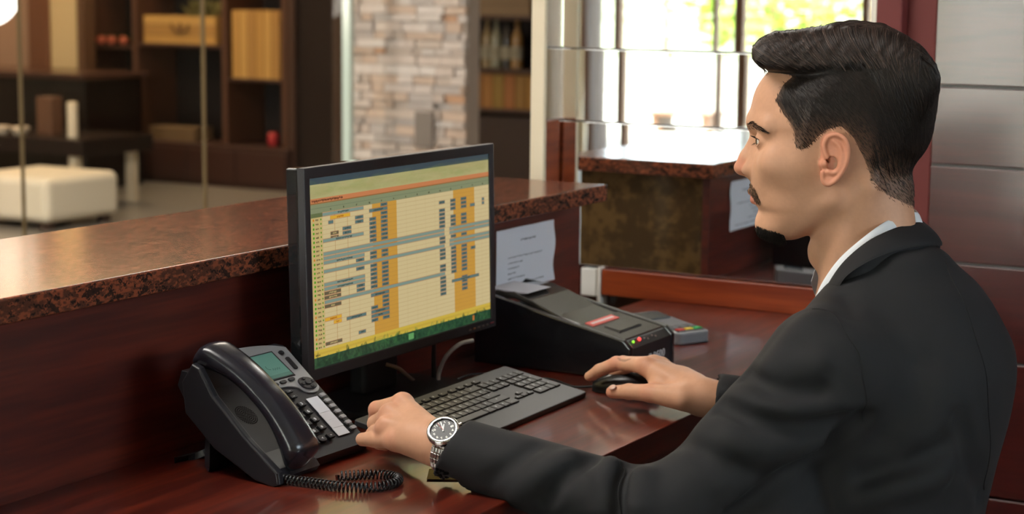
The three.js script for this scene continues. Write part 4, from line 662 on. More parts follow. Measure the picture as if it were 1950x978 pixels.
function polyD(pts) { // signed distance to a closed flat outline, negative inside
  const n = pts.length;
  return (x, y) => { let d = 1e9, s = 1; for (let i = 0, j = n - 1; i < n; j = i++) { const [xi, yi] = pts[i], [xj, yj] = pts[j]; d = Math.min(d, segD2(x, y, xj, yj, xi, yi)); if ((yi > y) !== (yj > y) && x < (xj - xi) * (y - yi) / (yj - yi) + xi) s = -s; } return s * Math.sqrt(d); };
}
const lut = (xs, ys) => (x) => { const n = xs.length; if (x <= xs[0]) return ys[0]; if (x >= xs[n - 1]) return ys[n - 1]; let i = 0; while (xs[i + 1] < x) i++; const t = (x - xs[i]) / (xs[i + 1] - xs[i]); const m0 = i > 0 ? (ys[i + 1] - ys[i - 1]) / (xs[i + 1] - xs[i - 1]) : (ys[1] - ys[0]) / (xs[1] - xs[0]), m1 = i + 2 < n ? (ys[i + 2] - ys[i]) / (xs[i + 2] - xs[i]) : (ys[n - 1] - ys[n - 2]) / (xs[n - 1] - xs[n - 2]), h = xs[i + 1] - xs[i], t2 = t * t, t3 = t2 * t; return (2 * t3 - 3 * t2 + 1) * ys[i] + (t3 - 2 * t2 + t) * h * m0 + (-2 * t3 + 3 * t2) * ys[i + 1] + (t3 - t2) * h * m1; };
// turn every triangle so that it looks where its normals look
function orient(g) {
  const p = g.attributes.position.array, n = g.attributes.normal.array, ix = g.index.array;
  for (let t = 0; t < ix.length; t += 3) { const a = ix[t] * 3, b = ix[t + 1] * 3, c = ix[t + 2] * 3, ux = p[b] - p[a], uy = p[b + 1] - p[a + 1], uz = p[b + 2] - p[a + 2], vx = p[c] - p[a], vy = p[c + 1] - p[a + 1], vz = p[c + 2] - p[a + 2]; if ((uy * vz - uz * vy) * (n[a] + n[b] + n[c]) + (uz * vx - ux * vz) * (n[a + 1] + n[b + 1] + n[c + 1]) + (ux * vy - uy * vx) * (n[a + 2] + n[b + 2] + n[c + 2]) < 0) { const q = ix[t + 1]; ix[t + 1] = ix[t + 2]; ix[t + 2] = q; } }
  return g;
}
// surface nets with a coarse first pass; colour(x, y, z) gives vertex colours
function nets(lo, hi, cell, f, colour) {
  const nx = Math.ceil((hi[0] - lo[0]) / cell) + 1, ny = Math.ceil((hi[1] - lo[1]) / cell) + 1, nz = Math.ceil((hi[2] - lo[2]) / cell) + 1, val = new Float32Array(nx * ny * nz), B = 6, sx = 1, sy = nx, sz = nx * ny, R = B * cell * 1.0;
  for (let k = 0; k < nz; k += B) for (let j = 0; j < ny; j += B) for (let i = 0; i < nx; i += B) {
    const c = f(lo[0] + (i + B / 2) * cell, lo[1] + (j + B / 2) * cell, lo[2] + (k + B / 2) * cell), skip = Math.abs(c) > R * 1.7;
    for (let kk = k; kk < Math.min(k + B, nz); kk++) for (let jj = j; jj < Math.min(j + B, ny); jj++) for (let ii = i; ii < Math.min(i + B, nx); ii++) val[ii + jj * sy + kk * sz] = skip ? c : f(lo[0] + ii * cell, lo[1] + jj * cell, lo[2] + kk * cell);
  }
  const id = new Int32Array(nx * ny * nz).fill(-1), pos = [], idx = [], E = [[0, 1], [0, 2], [0, 4], [1, 3], [1, 5], [2, 3], [2, 6], [3, 7], [4, 5], [4, 6], [5, 7], [6, 7]], off = []; for (let c = 0; c < 8; c++) off.push((c & 1) * sx + ((c >> 1) & 1) * sy + ((c >> 2) & 1) * sz);
  for (let k = 0; k < nz - 1; k++) for (let j = 0; j < ny - 1; j++) for (let i = 0; i < nx - 1; i++) {
    const b = i + j * sy + k * sz; let m = 0; for (let c = 0; c < 8; c++) if (val[b + off[c]] < 0) m |= 1 << c; if (m === 0 || m === 255) continue;
    let x = 0, y = 0, z = 0, n = 0; for (const [p, q] of E) { const vp = val[b + off[p]], vq = val[b + off[q]]; if ((vp < 0) === (vq < 0)) continue; const t = vp / (vp - vq); x += mix(p & 1, q & 1, t); y += mix((p >> 1) & 1, (q >> 1) & 1, t); z += mix((p >> 2) & 1, (q >> 2) & 1, t); n++; }
    id[b] = pos.length / 3; pos.push(lo[0] + (i + x / n) * cell, lo[1] + (j + y / n) * cell, lo[2] + (k + z / n) * cell);
  }
  const quad = (a, b, c, d, flip) => { if (a < 0 || b < 0 || c < 0 || d < 0) return; flip ? idx.push(a, c, b, a, d, c) : idx.push(a, b, c, a, c, d); };
  for (let k = 1; k < nz - 1; k++) for (let j = 1; j < ny - 1; j++) for (let i = 1; i < nx - 1; i++) {
    const b = i + j * sy + k * sz, v = val[b] < 0;
    if (v !== (val[b + sx] < 0)) quad(id[b - sy - sz], id[b - sz], id[b], id[b - sy], !v);
    if (v !== (val[b + sy] < 0)) quad(id[b - sx - sz], id[b - sx], id[b], id[b - sz], !v);
    if (v !== (val[b + sz] < 0)) quad(id[b - sx - sy], id[b - sy], id[b], id[b - sx], !v);
  }
  // pull vertices onto the surface and take normals from the field
  const nor = new Float32Array(pos.length), e = cell * 0.35, col = colour ? new Float32Array(pos.length) : null;
  for (let i = 0; i < pos.length; i += 3) {
    const x = pos[i], y = pos[i + 1], z = pos[i + 2], d = f(x, y, z); let gx = f(x + e, y, z) - f(x - e, y, z), gy = f(x, y + e, z) - f(x, y - e, z), gz = f(x, y, z + e) - f(x, y, z - e); const l = Math.sqrt(gx * gx + gy * gy + gz * gz) || 1, gl = l / (2 * e); gx /= l; gy /= l; gz /= l;
    const s = clamp(d / Math.max(gl, 0.4), -cell * 0.5, cell * 0.5); pos[i] -= gx * s; pos[i + 1] -= gy * s; pos[i + 2] -= gz * s; nor[i] = gx; nor[i + 1] = gy; nor[i + 2] = gz;
    if (col) { const c = colour(pos[i], pos[i + 1], pos[i + 2], gx, gy, gz); col[i] = c[0]; col[i + 1] = c[1]; col[i + 2] = c[2]; }
  }
  const g = new THREE.BufferGeometry(); g.setAttribute('position', new THREE.Float32BufferAttribute(pos, 3)); g.setAttribute('normal', new THREE.BufferAttribute(nor, 3)); if (col) g.setAttribute('color', new THREE.BufferAttribute(col, 3)); g.setIndex(idx); return orient(g);
}
// first meeting of a line with a field
function march(f, o, d, t0, t1, s = 0.7) { let t = t0; for (let i = 0; i < 220 && t < t1; i++) { const v = f(o.x + d.x * t, o.y + d.y * t, o.z + d.z * t); if (v < 0.0002) return V(o.x + d.x * t, o.y + d.y * t, o.z + d.z * t); t += Math.max(v * s, 0.0003); } return null; }
const gradN = (f, p, e = 0.002) => V(f(p.x + e, p.y, p.z) - f(p.x - e, p.y, p.z), f(p.x, p.y + e, p.z) - f(p.x, p.y - e, p.z), f(p.x, p.y, p.z + e) - f(p.x, p.y, p.z - e)).normalize();

// ================================================================ the man: head
const SKIN = [0.63, 0.335, 0.208];
const man = thing('person', 'man with dark swept hair in a black suit and white shirt working at the desk', 'person');
const hd = 0.14, FWD = RV.clone().setY(0).normalize().multiplyScalar(-Math.cos(hd)).addScaledVector(WV.clone().setY(0).normalize(), Math.sin(hd)), UPV = V(0, 1, 0), NEAR = new THREE.Vector3().crossVectors(UPV, FWD).normalize();
const H0 = at(1583, 315, 2.33), HM = new THREE.Matrix4().makeBasis(FWD, UPV, NEAR).setPosition(H0), HMI = HM.clone().invert();
// head axes are left-handed: turn the triangles over on the way to the world
function headOut(g) {
  g.applyMatrix4(HM);
  if (g.index) { const x = g.index.array; for (let i = 0; i < x.length; i += 3) { const q = x[i]; x[i] = x[i + 1]; x[i + 1] = q; } }
  else for (const a of Object.values(g.attributes)) { const n = a.itemSize, r = a.array; for (let i = 0; i < a.count; i += 3) for (let k = 0; k < n; k++) { const q = r[i * n + k]; r[i * n + k] = r[(i + 1) * n + k]; r[(i + 1) * n + k] = q; } }
  return g;
}
const SC = FPX / 2.33, ch = Math.cos(hd), sh_ = Math.sin(hd);
// flat picture measures of the near profile, in metres round the ear
const pxL = (px) => (1583 - px) / SC, pxV = (py) => (315 - py) / SC;
const dep = (f, u, s) => 2.33 / (2.33 - 0.143 * u - 0.98 * ch * Math.abs(s) + f * sh_), LX = 608 / SC, LY = 174 / SC;
const Lof = (f, u, s) => LX - (LX - f * ch - Math.abs(s) * sh_) * dep(f, u, s), vof = (f, u, s) => (LY + u * 0.99 - 0.143 * Math.abs(s)) * dep(f, u, s) - LY;
const faceF = lut([-0.096, -0.092, -0.087, -0.078, -0.068, -0.058, -0.050, -0.040, -0.028, -0.014, 0.0, 0.012, 0.028, 0.042, 0.056, 0.07], [0.060, 0.078, 0.0860, 0.0895, 0.0895, 0.0895, 0.0950, 0.0985, 0.1010, 0.0985, 0.0960, 0.0940, 0.0915, 0.0935, 0.0985, 0.0985]);
const faceW = lut([-0.096, -0.088, -0.078, -0.066, -0.052, -0.036, -0.02, 0.0, 0.03, 0.07], [0.016, 0.030, 0.042, 0.0505, 0.0575, 0.0625, 0.0665, 0.069, 0.070, 0.069]);
const faceM = lut([-0.096, -0.08, -0.06, -0.03, 0.0, 0.07], [0.055, 0.046, 0.034, 0.020, 0.010, 0.0]);
const faceB = lut([-0.096, -0.085, -0.07, -0.05, -0.03, 0.0, 0.07], [0.040, 0.022, 0.002, -0.014, -0.026, -0.05, -0.06]);
const EX = 0.0838, EY = 0.0322;
const H = {
  cran: ell(-0.010, 0.062, 0, 0.108, 0.090, 0.0765), fore: ell(0.030, 0.074, 0, 0.068, 0.058, 0.060),
  brow: cone(V(0.0935, 0.0535, 0.006), V(0.080, 0.0505, 0.044), 0.0092, 0.0100), glab: ell(0.0945, 0.0535, 0, 0.0105, 0.012, 0.016),
  cheek: ell(0.054, 0.006, 0.048, 0.036, 0.022, 0.0185), chin: ell(0.0765, -0.0760, 0, 0.0150, 0.0145, 0.021), muz: ell(0.079, -0.032, 0, 0.0255, 0.026, 0.030),
  bridge: cone(V(0.0940, 0.0385, 0), V(0.1080, 0.0080, 0), 0.0066, 0.0074), tip: cone(V(0.1070, 0.0085, 0), V(0.1135, -0.0050, 0), 0.0080, 0.0092), colu: cone(V(0.1120, -0.0090, 0), V(0.1010, -0.0140, 0), 0.0052, 0.0055), ala: ell(0.1025, -0.0075, 0.0118, 0.0098, 0.0080, 0.0066), nside: cone(V(0.093, 0.028, 0.008), V(0.100, -0.002, 0.013), 0.006, 0.007), nost: ell(0.1065, -0.0150, 0.0065, 0.0058, 0.0034, 0.0030),
  maxi: ell(0.078, -0.004, 0.022, 0.0195, 0.026, 0.021),
  sock: ell(0.1015, 0.0320, 0.0325, 0.0125, 0.0105, 0.0170), lid: (x, y, z) => Math.sqrt((x - EX) ** 2 + (y - EY) ** 2 + (z - 0.0315) ** 2) - 0.01330, slit: ell(EX + 0.0137, EY - 0.0007, 0.0318, 0.0085, 0.0040, 0.0122),
  ulip: cone(V(0.0990, -0.0360, 0), V(0.0885, -0.0400, 0.0190), 0.0052, 0.0030), llip: cone(V(0.0955, -0.0462, 0), V(0.0870, -0.0445, 0.0170), 0.0054, 0.0030), mouth: cone(V(0.1035, -0.0412, 0), V(0.0880, -0.0422, 0.0240), 0.0016, 0.0012),
  neck: cone(V(-0.027, -0.02, 0), V(-0.066, -0.22, 0), 0.0600, 0.0625), scm: cone(V(-0.042, -0.022, 0.056), V(0.006, -0.190, 0.016), 0.0120, 0.0120), adam: ell(0.0125, -0.112, 0, 0.013, 0.018, 0.012), trap: cone(V(-0.074, -0.03, 0.0), V(-0.082, -0.20, 0.03), 0.022, 0.036), jaw: cone(V(-0.006, -0.036, 0.0565), V(0.066, -0.0800, 0.018), 0.0125, 0.0120),
};
function headD(x, y, z) { // x forward, y up, z to the near side; both halves alike
  z = Math.abs(z); let d = smin(H.cran(x, y, z), H.fore(x, y, z), 0.02);
  if (y < 0.11) {
    const F = faceF(y), W = faceW(y), m = faceM(y), B = faceB(y), a = x > m ? F - m : m - B, e = 2.08, k = Math.pow(Math.pow(Math.abs(x - m) / a, e) + Math.pow(z / W, e), 1 / e);
    let fd = (k - 1) * Math.min(a, W) * 0.85; fd = smax(fd, -0.0955 - y, 0.006); fd = smax(fd, y - 0.062, 0.02);
    d = smin(d, fd, 0.020);
    d = smin(d, H.brow(x, y, z), 0.012); d = smin(d, H.glab(x, y, z), 0.01); d = smin(d, H.cheek(x, y, z), 0.02); d = smin(d, H.maxi(x, y, z), 0.014); d = smin(d, H.chin(x, y, z), 0.012); d = smin(d, H.jaw(x, y, z), 0.012);
    d = smin(d, smin(H.neck(x, y, z), H.trap(x, y, z), 0.03), 0.016); d = smin(d, H.scm(x, y, z), 0.016); d = smin(d, H.adam(x, y, z), 0.012);
    if (x > 0.06 && y < 0.07 && y > -0.07) {
      d = smax(d, -H.sock(x, y, z), 0.009); d = smin(d, H.lid(x, y, z), 0.0035);
      let n = smin(H.bridge(x, y, z), H.tip(x, y, z), 0.006); n = smin(n, H.colu(x, y, z), 0.004); n = smin(n, H.ala(x, y, z), 0.0045); n = smin(n, H.nside(x, y, z), 0.008); d = smin(d, n, 0.0065); d = smax(d, -H.nost(x, y, z), 0.0025);
      d = smax(d, -H.slit(x, y, z), 0.0018);
      d = smin(d, H.ulip(x, y, z), 0.0035); d = smin(d, H.llip(x, y, z), 0.0035); d = smax(d, -H.mouth(x, y, z), 0.0018);
    }
  }
  return d;
}
// ears: drawn in the plane of the ear from the picture, standing off the head towards the back
const spl = (pts, closed) => { const c = new THREE.CatmullRomCurve3(pts.map(([x, y]) => V(x, y, 0)), closed, 'centripetal'); return c.getPoints(pts.length * 4).slice(0, closed ? -1 : undefined).map((p) => [p.x, p.y]); };
const earTilt = 0.38, EA = { a0: -0.0105 }; // plane: a to the back, b up, c outwards
const ear2 = (px, py) => [(px - 1583) / SC, (315 - py) / SC];
const earRim = [[1577, 303], [1571, 291], [1568, 276], [1575, 261], [1592, 255.5], [1607, 264], [1613, 283], [1611, 306], [1602, 327], [1590, 343], [1576, 351], [1567.5, 344], [1566, 330]].map(([x, y]) => ear2(x, y)), earRimS = spl(earRim);
const earOut = polyD(spl([[1566, 322], [1566, 290], [1567, 272], [1577, 258], [1593, 254], [1609, 264], [1615.5, 283], [1613, 308], [1604, 329], [1591, 346], [1576, 354], [1565, 347]].map(([x, y]) => ear2(x, y)), true));
const earAnti = [[1586, 268], [1595, 275], [1602, 290], [1602, 306], [1596, 321], [1586, 329], [1577, 328]].map(([x, y]) => ear2(x, y));
const earConcha = [[1577, 306], [1586, 301], [1592, 309], [1587, 320], [1579, 319]].map(([x, y]) => ear2(x, y)), earConD = polyD(spl(earConcha, true));
const polyline2 = (pts) => (x, y) => { let d = 1e9; for (let i = 0; i + 1 < pts.length; i++) d = Math.min(d, segD2(x, y, pts[i][0], pts[i][1], pts[i + 1][0], pts[i + 1][1])); return Math.sqrt(d); };
const rimD = polyline2(earRimS), antiD = polyline2(spl(earAnti)), ct = Math.cos(earTilt), st = Math.sin(earTilt);
function earD(x, y, z) { // head axes in; a from picture measures, undone for the turn of the head
  z = Math.abs(z); const base = 0.0705, v = vof(x, y, 0.078), a0 = -Lof(x, y, 0.078), c0 = z - base; // a0: to the back
  const aa = a0 * ct + c0 * st * 0.35, c = c0 * ct - (a0 + 0.012) * st;
  const o = earOut(a0, v), bend = 0.0035 + 0.002 * sstep(v, -0.02, 0.04);
  let d = smax(o, Math.abs(c - bend) - 0.0026, 0.003);
  const r = rimD(a0, v); d = smin(d, Math.sqrt(r * r + (c - bend - 0.0028) ** 2) - 0.0030, 0.0028);
  const q = antiD(a0, v); d = smin(d, Math.sqrt(q * q + (c - bend - 0.0022) ** 2) - 0.0026, 0.0035);
  const k = earConD(a0, v); d = smax(d, -smax(k - 0.0015, -(c - bend + 0.004), 0.003), 0.003);
  const tr = Math.sqrt((a0 + 0.0095) ** 2 + (v - 0.0015) ** 2 + (c - bend + 0.001) ** 2) - 0.0052; d = smin(d, tr, 0.004);
  const lob = Math.sqrt((a0 + 0.0055) ** 2 + (v + 0.0205) ** 2 + ((c - bend) * 1.6) ** 2) - 0.0062; d = smin(d, lob, 0.004);
  const root = Math.sqrt((a0 + 0.004) ** 2 * 0.7 + (v - 0.012) ** 2 * 0.12 + ((c0 + 0.002) * 1.0) ** 2) - 0.0065; d = smin(d, smax(root, o - 0.001, 0.003), 0.005);
  const hole = Math.sqrt((a0 + 0.0055) ** 2 + (v - 0.006) ** 2 + (c0 - 0.002) ** 2 * 0.3) - 0.0038; d = smax(d, -hole, 0.002);
  return d;
}
const headAll = (x, y, z) => { let d = headD(x, y, z); if (Math.abs(z) > 0.05 && y > -0.05 && y < 0.07 && x < 0.03 && x > -0.07) d = smin(d, earD(x, y, z), 0.004); return d; };
const skinCol = (x, y, z) => { // lips, ears, nose and cheeks are redder
  const az = Math.abs(z); let c = SKIN.slice(); const n = fbm(x * 60, y * 60, z * 60, 3) - 0.5, fine = vnoise(x * 420, y * 420, z * 420) - 0.5; const k = 1 + 0.14 * n + 0.07 * fine; c = c.map((q) => q * k);
  const red = (w, r) => { c = [c[0] * mix(1, r[0], w), c[1] * mix(1, r[1], w), c[2] * mix(1, r[2], w)]; };
  red(0.9 * sstep(-Math.hypot(x - 0.112, y + 0.002, az), -0.017, -0.010), [1.02, 0.80, 0.80]); if (az > 0.066 && x < 0.02 && x > -0.06 && y > -0.05 && earD(x, y, z) < 0.002) red(0.8, [1.06, 0.80, 0.80]);
  const lip = x > 0.082 && y < -0.0345 && y > -0.0525 ? sstep(-az, -0.0245, -0.018) * sstep(y, -0.0525, -0.0500) * sstep(-y, 0.0345, 0.0365) : 0; red(lip, [0.92, 0.62, 0.66]);
  return c;
};
const headGeo = nets([-0.135, -0.235, -0.105], [0.135, 0.165, 0.105], 0.0021, headAll, (x, y, z) => skinCol(x, y, z)); headOut(headGeo);

// ---- hair
const hairTop = polyD([[1458, 145], [1441, 133], [1430, 119], [1429, 101], [1441, 85], [1468, 71], [1515, 65], [1549, 58], [1583, 50], [1621, 46], [1669, 52], [1703, 69], [1740, 94], [1762, 122], [1771, 148], [1769, 172], [1752, 200], [1722, 212], [1690, 178], [1640, 148], [1540, 147]].map(([x, y]) => [pxL(x), pxV(y)]));
const hairLine = polyD([[1452, 142], [1503, 147], [1486, 163], [1471, 194], [1486, 219], [1501, 240], [1508, 256], [1511, 286], [1522, 291], [1535, 289], [1558, 266], [1575, 250], [1600, 244], [1622, 264], [1640, 300], [1655, 345], [1684, 372], [1730, 392], [1830, 392], [1830, 20], [1450, 20]].map(([x, y]) => [pxL(x), pxV(y)]));
const hairT = (x, y, z) => { const L = Lof(x, y, z), v = vof(x, y, z), m = -hairLine(L, v); if (m < 0) return -0.004; const far = sstep(v, -0.02, 0.095), back = sstep(-L, 0.05, 0.115); return smin(-0.0005 + m * 0.20, 0.0030 + 0.0070 * far + 0.0045 * back * far + 0.001 * back, 0.006); };
const hairTopD = (x, y, z) => { const az = Math.abs(z), u = y - 0.110, W = 0.0765 * Math.sqrt(Math.max(0, 1 - (u / 0.078) ** 2)); return smax(hairTop(x * ch, y * 0.995 - 0.004), az - W, 0.022) + 0.002; };
const waveN = (x, y, z) => (0.0022 * (fbm(x * 95 + y * 60, y * 25, z * 25, 3) - 0.5) + 0.0005 * Math.sin((x + y * 1.1) * 330 + 9 * fbm(x * 30, y * 30, z * 30, 2))) * sstep(y, 0.115, 0.13);
const hairD = (x, y, z) => { const a = headD(x, y, z) - hairT(x, y, z), b = hairTopD(x, y, z) + waveN(x, y, z); return smin(a, b, mix(0.006, 0.034, sstep(-x, 0.02, 0.085))); };
const HAIRC = [0.016, 0.0105, 0.0085];
const hairCol = (x, y, z) => { const L = Lof(x, y, z), v = vof(x, y, z), m = -hairLine(L, v), top = hairTopD(x, y, z) < 0.004 ? 1 : 0; const n = fbm(x * 300, y * 90, z * 300, 2); const cov = Math.max(top, clamp(0.46 * sstep(m, -0.001, 0.010) + 0.54 * sstep(v + 0.35 * sstep(-L, 0.03, 0.10) * 0.12, 0.0, 0.082), 0, 1)) - 0.10 * (n - 0.5); return SKIN.map((s, i) => mix(s * 0.55, HAIRC[i] * (0.8 + 0.5 * n), clamp(cov, 0, 1))); };
const hairGeo = [nets([-0.15, -0.075, -0.10], [0.125, 0.20, 0.10], 0.0026, (x, y, z) => y < -0.06 ? Math.max(hairD(x, y, z), -0.06 - y) : hairD(x, y, z), hairCol)];
// strands laid on a field: start points, directions and lengths in head axes
function strands(list, r, f, colFn, lift = 0.0008, segs = 8) {
  const pos = [], nor = [], col = [], idx = [];
  for (const st of list) {
    const pts = []; let p = st.p.clone(), bad = false;
    for (let i = 0; i <= segs; i++) { const q = i / segs, n = gradN(f, p, 0.0015), d = f(p.x, p.y, p.z); const target = lift + (st.rise ?? 0) * q * q; if (Math.abs(target - d) > 0.016) bad = true; p.addScaledVector(n, target - d); pts.push([p.clone(), n]); if (st.path) { p = st.path((i + 1) / segs); } else { const dir = st.dir(q).clone(); dir.addScaledVector(n, -dir.dot(n)).normalize(); p = p.clone().addScaledVector(dir, st.len / segs); } }
    if (bad) continue;
    const b0 = pos.length / 3, c = colFn(st);
    for (let i = 0; i <= segs; i++) { const [q, n] = pts[i], tg = (pts[Math.min(i + 1, segs)][0].clone().sub(pts[Math.max(i - 1, 0)][0])).normalize(), sd = new THREE.Vector3().crossVectors(tg, n).normalize(), w = r * (st.w ?? 1) * (i === segs ? 0.15 : i === 0 ? 0.6 : 1); for (const [a, b] of [[1, -0.3], [0, 0.9], [-1, -0.3]]) { const g = q.clone().addScaledVector(sd, a * w).addScaledVector(n, b * w); pos.push(g.x, g.y, g.z); const nn = sd.clone().multiplyScalar(a).addScaledVector(n, 0.8).normalize(); nor.push(nn.x, nn.y, nn.z); col.push(...c); } }
    for (let i = 0; i < segs; i++) for (let k = 0; k < 2; k++) { const a = b0 + i * 3 + k; idx.push(a, a + 3, a + 1, a + 1, a + 3, a + 4); }
  }
  const g = new THREE.BufferGeometry(); g.setAttribute('position', new THREE.Float32BufferAttribute(pos, 3)); g.setAttribute('normal', new THREE.Float32BufferAttribute(nor, 3)); g.setAttribute('color', new THREE.Float32BufferAttribute(col, 3)); g.setIndex(idx); return orient(g);
}
const hc = () => { const k = rr(0.6, 2.0); return [HAIRC[0] * k * 1.08, HAIRC[1] * k, HAIRC[2] * k * 0.95]; };
{ // long combed top hair: from the parting up and forwards, then over the top
  const L = [];
  for (let i = 0; i < 1500; i++) {
    const near = rnd() < 0.72 ? 1 : -1, q = rnd(), f0 = mix(0.078, -0.100, q), rise = mix(0.034, 0.064, sstep(q, 0, 0.6)), fwd = mix(0.034, 0.050, rnd()) * mix(1, 0.45, q) - 0.03 * sstep(q, 0.65, 1), bow = rr(0.004, 0.014), u0 = 0.124 + rr(-0.004, 0.004) - 0.02 * sstep(q, 0.75, 1), t0 = rr(0, 0.35), t1 = rr(0.65, 1);
    const path = (a) => { const t = mix(t0, t1, a), ang = t * 1.45; return V(f0 + fwd * Math.sin(ang * 1.05) + bow * Math.sin(t * 3.14), u0 + rise * Math.sin(ang), near * (0.074 - 0.072 * (1 - Math.cos(ang)))); };
    L.push({ p: path(0), path, w: rr(0.6, 1.3) });
  }
  for (let i = 0; i < 900; i++) { // swept back over the crown and down the back
    const z = rr(-0.07, 0.078), a0 = rr(-0.2, 1.45), len = rr(0.3, 0.6);
    const path = (a) => { const t = a0 + a * len; return V(-0.012 - 0.135 * Math.sin(t) * 0.98, 0.066 + 0.112 * Math.cos(t), z * (1 - 0.15 * a) + 0.006 * Math.sin(a * 3 + i)); };
    L.push({ p: path(0), path, w: rr(0.3, 0.6) });
  }
  for (let i = 0; i < 260; i++) { // front lip of the quiff
    const z = rr(-0.05, 0.066), b = rr(-0.006, 0.006), a0 = rr(0, 0.3);
    const path = (a) => { const t = mix(a0, 1, a); return V(0.088 + 0.022 * Math.sin(t * 2.9) - 0.03 * t * t, 0.116 + 0.046 * t + b, z * (1 - 0.1 * t)); };
    L.push({ p: path(0), path, w: rr(0.6, 1.2) });
  }
  hairGeo.push(strands(L, 0.00085, hairD, () => { const k = rnd() < 0.25 ? rr(2, 4.2) : rr(0.5, 1.8); return [HAIRC[0] * k * 1.08, HAIRC[1] * k, HAIRC[2] * k * 0.97]; }, 0.0010, 10));  // a share of lighter strands puts highlights into the hair colour
  { const B = []; let t = 0; while (B.length < 900 && t++ < 9000) { const x = rr(-0.135, -0.045), y = rr(0.01, 0.13), z = rr(-0.02, 0.085), d = hairD(x, y, z); if (Math.abs(d) > 0.015) continue; const p = V(x, y, z).addScaledVector(gradN(hairD, V(x, y, z)), -d), dir = V(-0.35, -0.9, rr(-0.25, 0.15)); B.push({ p, dir: () => dir, len: rr(0.010, 0.024), rise: 0.0015, w: rr(0.5, 1) }); } hairGeo.push(strands(B, 0.0005, hairD, () => { const k = rnd() < 0.2 ? rr(1.6, 3.2) : rr(0.5, 1.4); return HAIRC.map((q) => q * k); }, 0.0006, 5)); }
  const S = []; // short sides and back
  let tries = 0; while (S.length < 7500 && tries++ < 70000) {
    const a = rr(-1.9, 1.9), x = rr(-0.128, 0.085), y = rr(-0.055, 0.135), z = (rnd() < 0.8 ? 1 : -1) * rr(0.0, 0.085), Lq = Lof(x, y, z), vq = vof(x, y, z), m = -hairLine(Lq, vq); if (m < 0.001) continue; const d = hairD(x, y, z); if (Math.abs(d) > 0.012 || hairTopD(x, y, z) < 0.003) continue;
    const p = V(x, y, z).addScaledVector(gradN(hairD, V(x, y, z)), -d), front = sstep(x, -0.02, 0.06), cov = 0.3 * sstep(m, 0, 0.012) + 0.7 * sstep(vq + 0.04 * sstep(-Lq, 0.03, 0.1), 0.0, 0.08);
    if (rnd() > 0.35 + 0.65 * cov) continue;
    const dir = V(-0.55 - 0.3 * rnd(), -0.8 + 0.25 * front * rnd(), rr(-0.1, 0.1)); S.push({ p, dir: () => dir, len: rr(0.003, 0.007) * (0.55 + 0.7 * cov), rise: 0.0014, w: rr(0.5, 1), cov });
  }
  hairGeo.push(strands(S, 0.00034, hairD, (s) => { const k = rr(0.5, 1.7); return HAIRC.map((q, i) => mix(q * 3.4 + 0.012 * (2 - i), q * 1.6, rnd()) * (1 - s.cov) + q * k * s.cov); }, 0.0003, 3));
}
const hairM = phys([1, 1, 1], 0.5, { vertexColors: true, specularIntensity: 0.7 });
// ---- brows, lashes, moustache, goatee: hairs set on the face where the picture shows them
const EYEl = EYE.clone().applyMatrix4(HMI), dirL = (px, py) => ray(px, py).transformDirection(HMI), faceHit = (px, py) => march(headD, EYEl, dirL(px, py), 1.9, 2.6, 0.8);
const facial = [];
function tuft(poly, n, dirFn, len, rise, mirror = true, lift = 0.0004) {
  const xs = poly.map((p) => p[0]), ys = poly.map((p) => p[1]), inside = polyD(poly), L = []; let t = 0;
  while (L.length < n && t++ < n * 30) { const x = rr(Math.min(...xs), Math.max(...xs)), y = rr(Math.min(...ys), Math.max(...ys)); if (inside(x, y) > 0) continue; const p = faceHit(x, y); if (!p || p.x < 0.0) continue; const d = dirFn(x, y); L.push({ p, dir: () => d, len: len * rr(0.6, 1.25), rise: rise * rr(0.4, 1.3), w: rr(0.6, 1.2) }); if (mirror && p.z > 0.001) { const pm = p.clone(); pm.z *= -1; const dm = d.clone(); dm.z *= -1; L.push({ p: pm, dir: () => dm, len: len * rr(0.6, 1.25), rise, w: rr(0.6, 1.2) }); } }
  return L;
}
facial.push(strands(tuft([[1420, 243], [1422, 235], [1432, 230.5], [1444, 237], [1459, 250], [1458, 254], [1446, 247], [1434, 243], [1426, 246]], 360, (x) => V(-0.75, 0.35 - (x - 1420) * 0.02, 0.5), 0.0065, 0.0012), 0.00030, headD, hc, 0.0003, 4));
facial.push(strands(tuft([[1418, 349], [1424, 343], [1430, 347], [1438, 361], [1447, 382], [1446, 387], [1441, 386], [1434, 375], [1428, 366], [1421, 360]], 520, (x, y) => V(-0.45, -0.75, 0.45), 0.0046, 0.0012), 0.00030, headD, () => { const k = rr(0.8, 2.2); return [0.055 * k, 0.032 * k, 0.018 * k]; }, 0.0003, 4));
facial.push(strands(tuft([[1441, 428], [1450, 432], [1462, 437], [1478, 440], [1492, 447], [1494, 455], [1480, 457], [1440, 456]], 1500, () => V(-0.12 + rr(-0.2, 0.2), -0.95, 0.1), 0.0085, 0.0060), 0.00032, headD, () => { const k = rr(0.5, 1.6); return [0.016 * k, 0.011 * k, 0.009 * k]; }, 0.0002, 4));
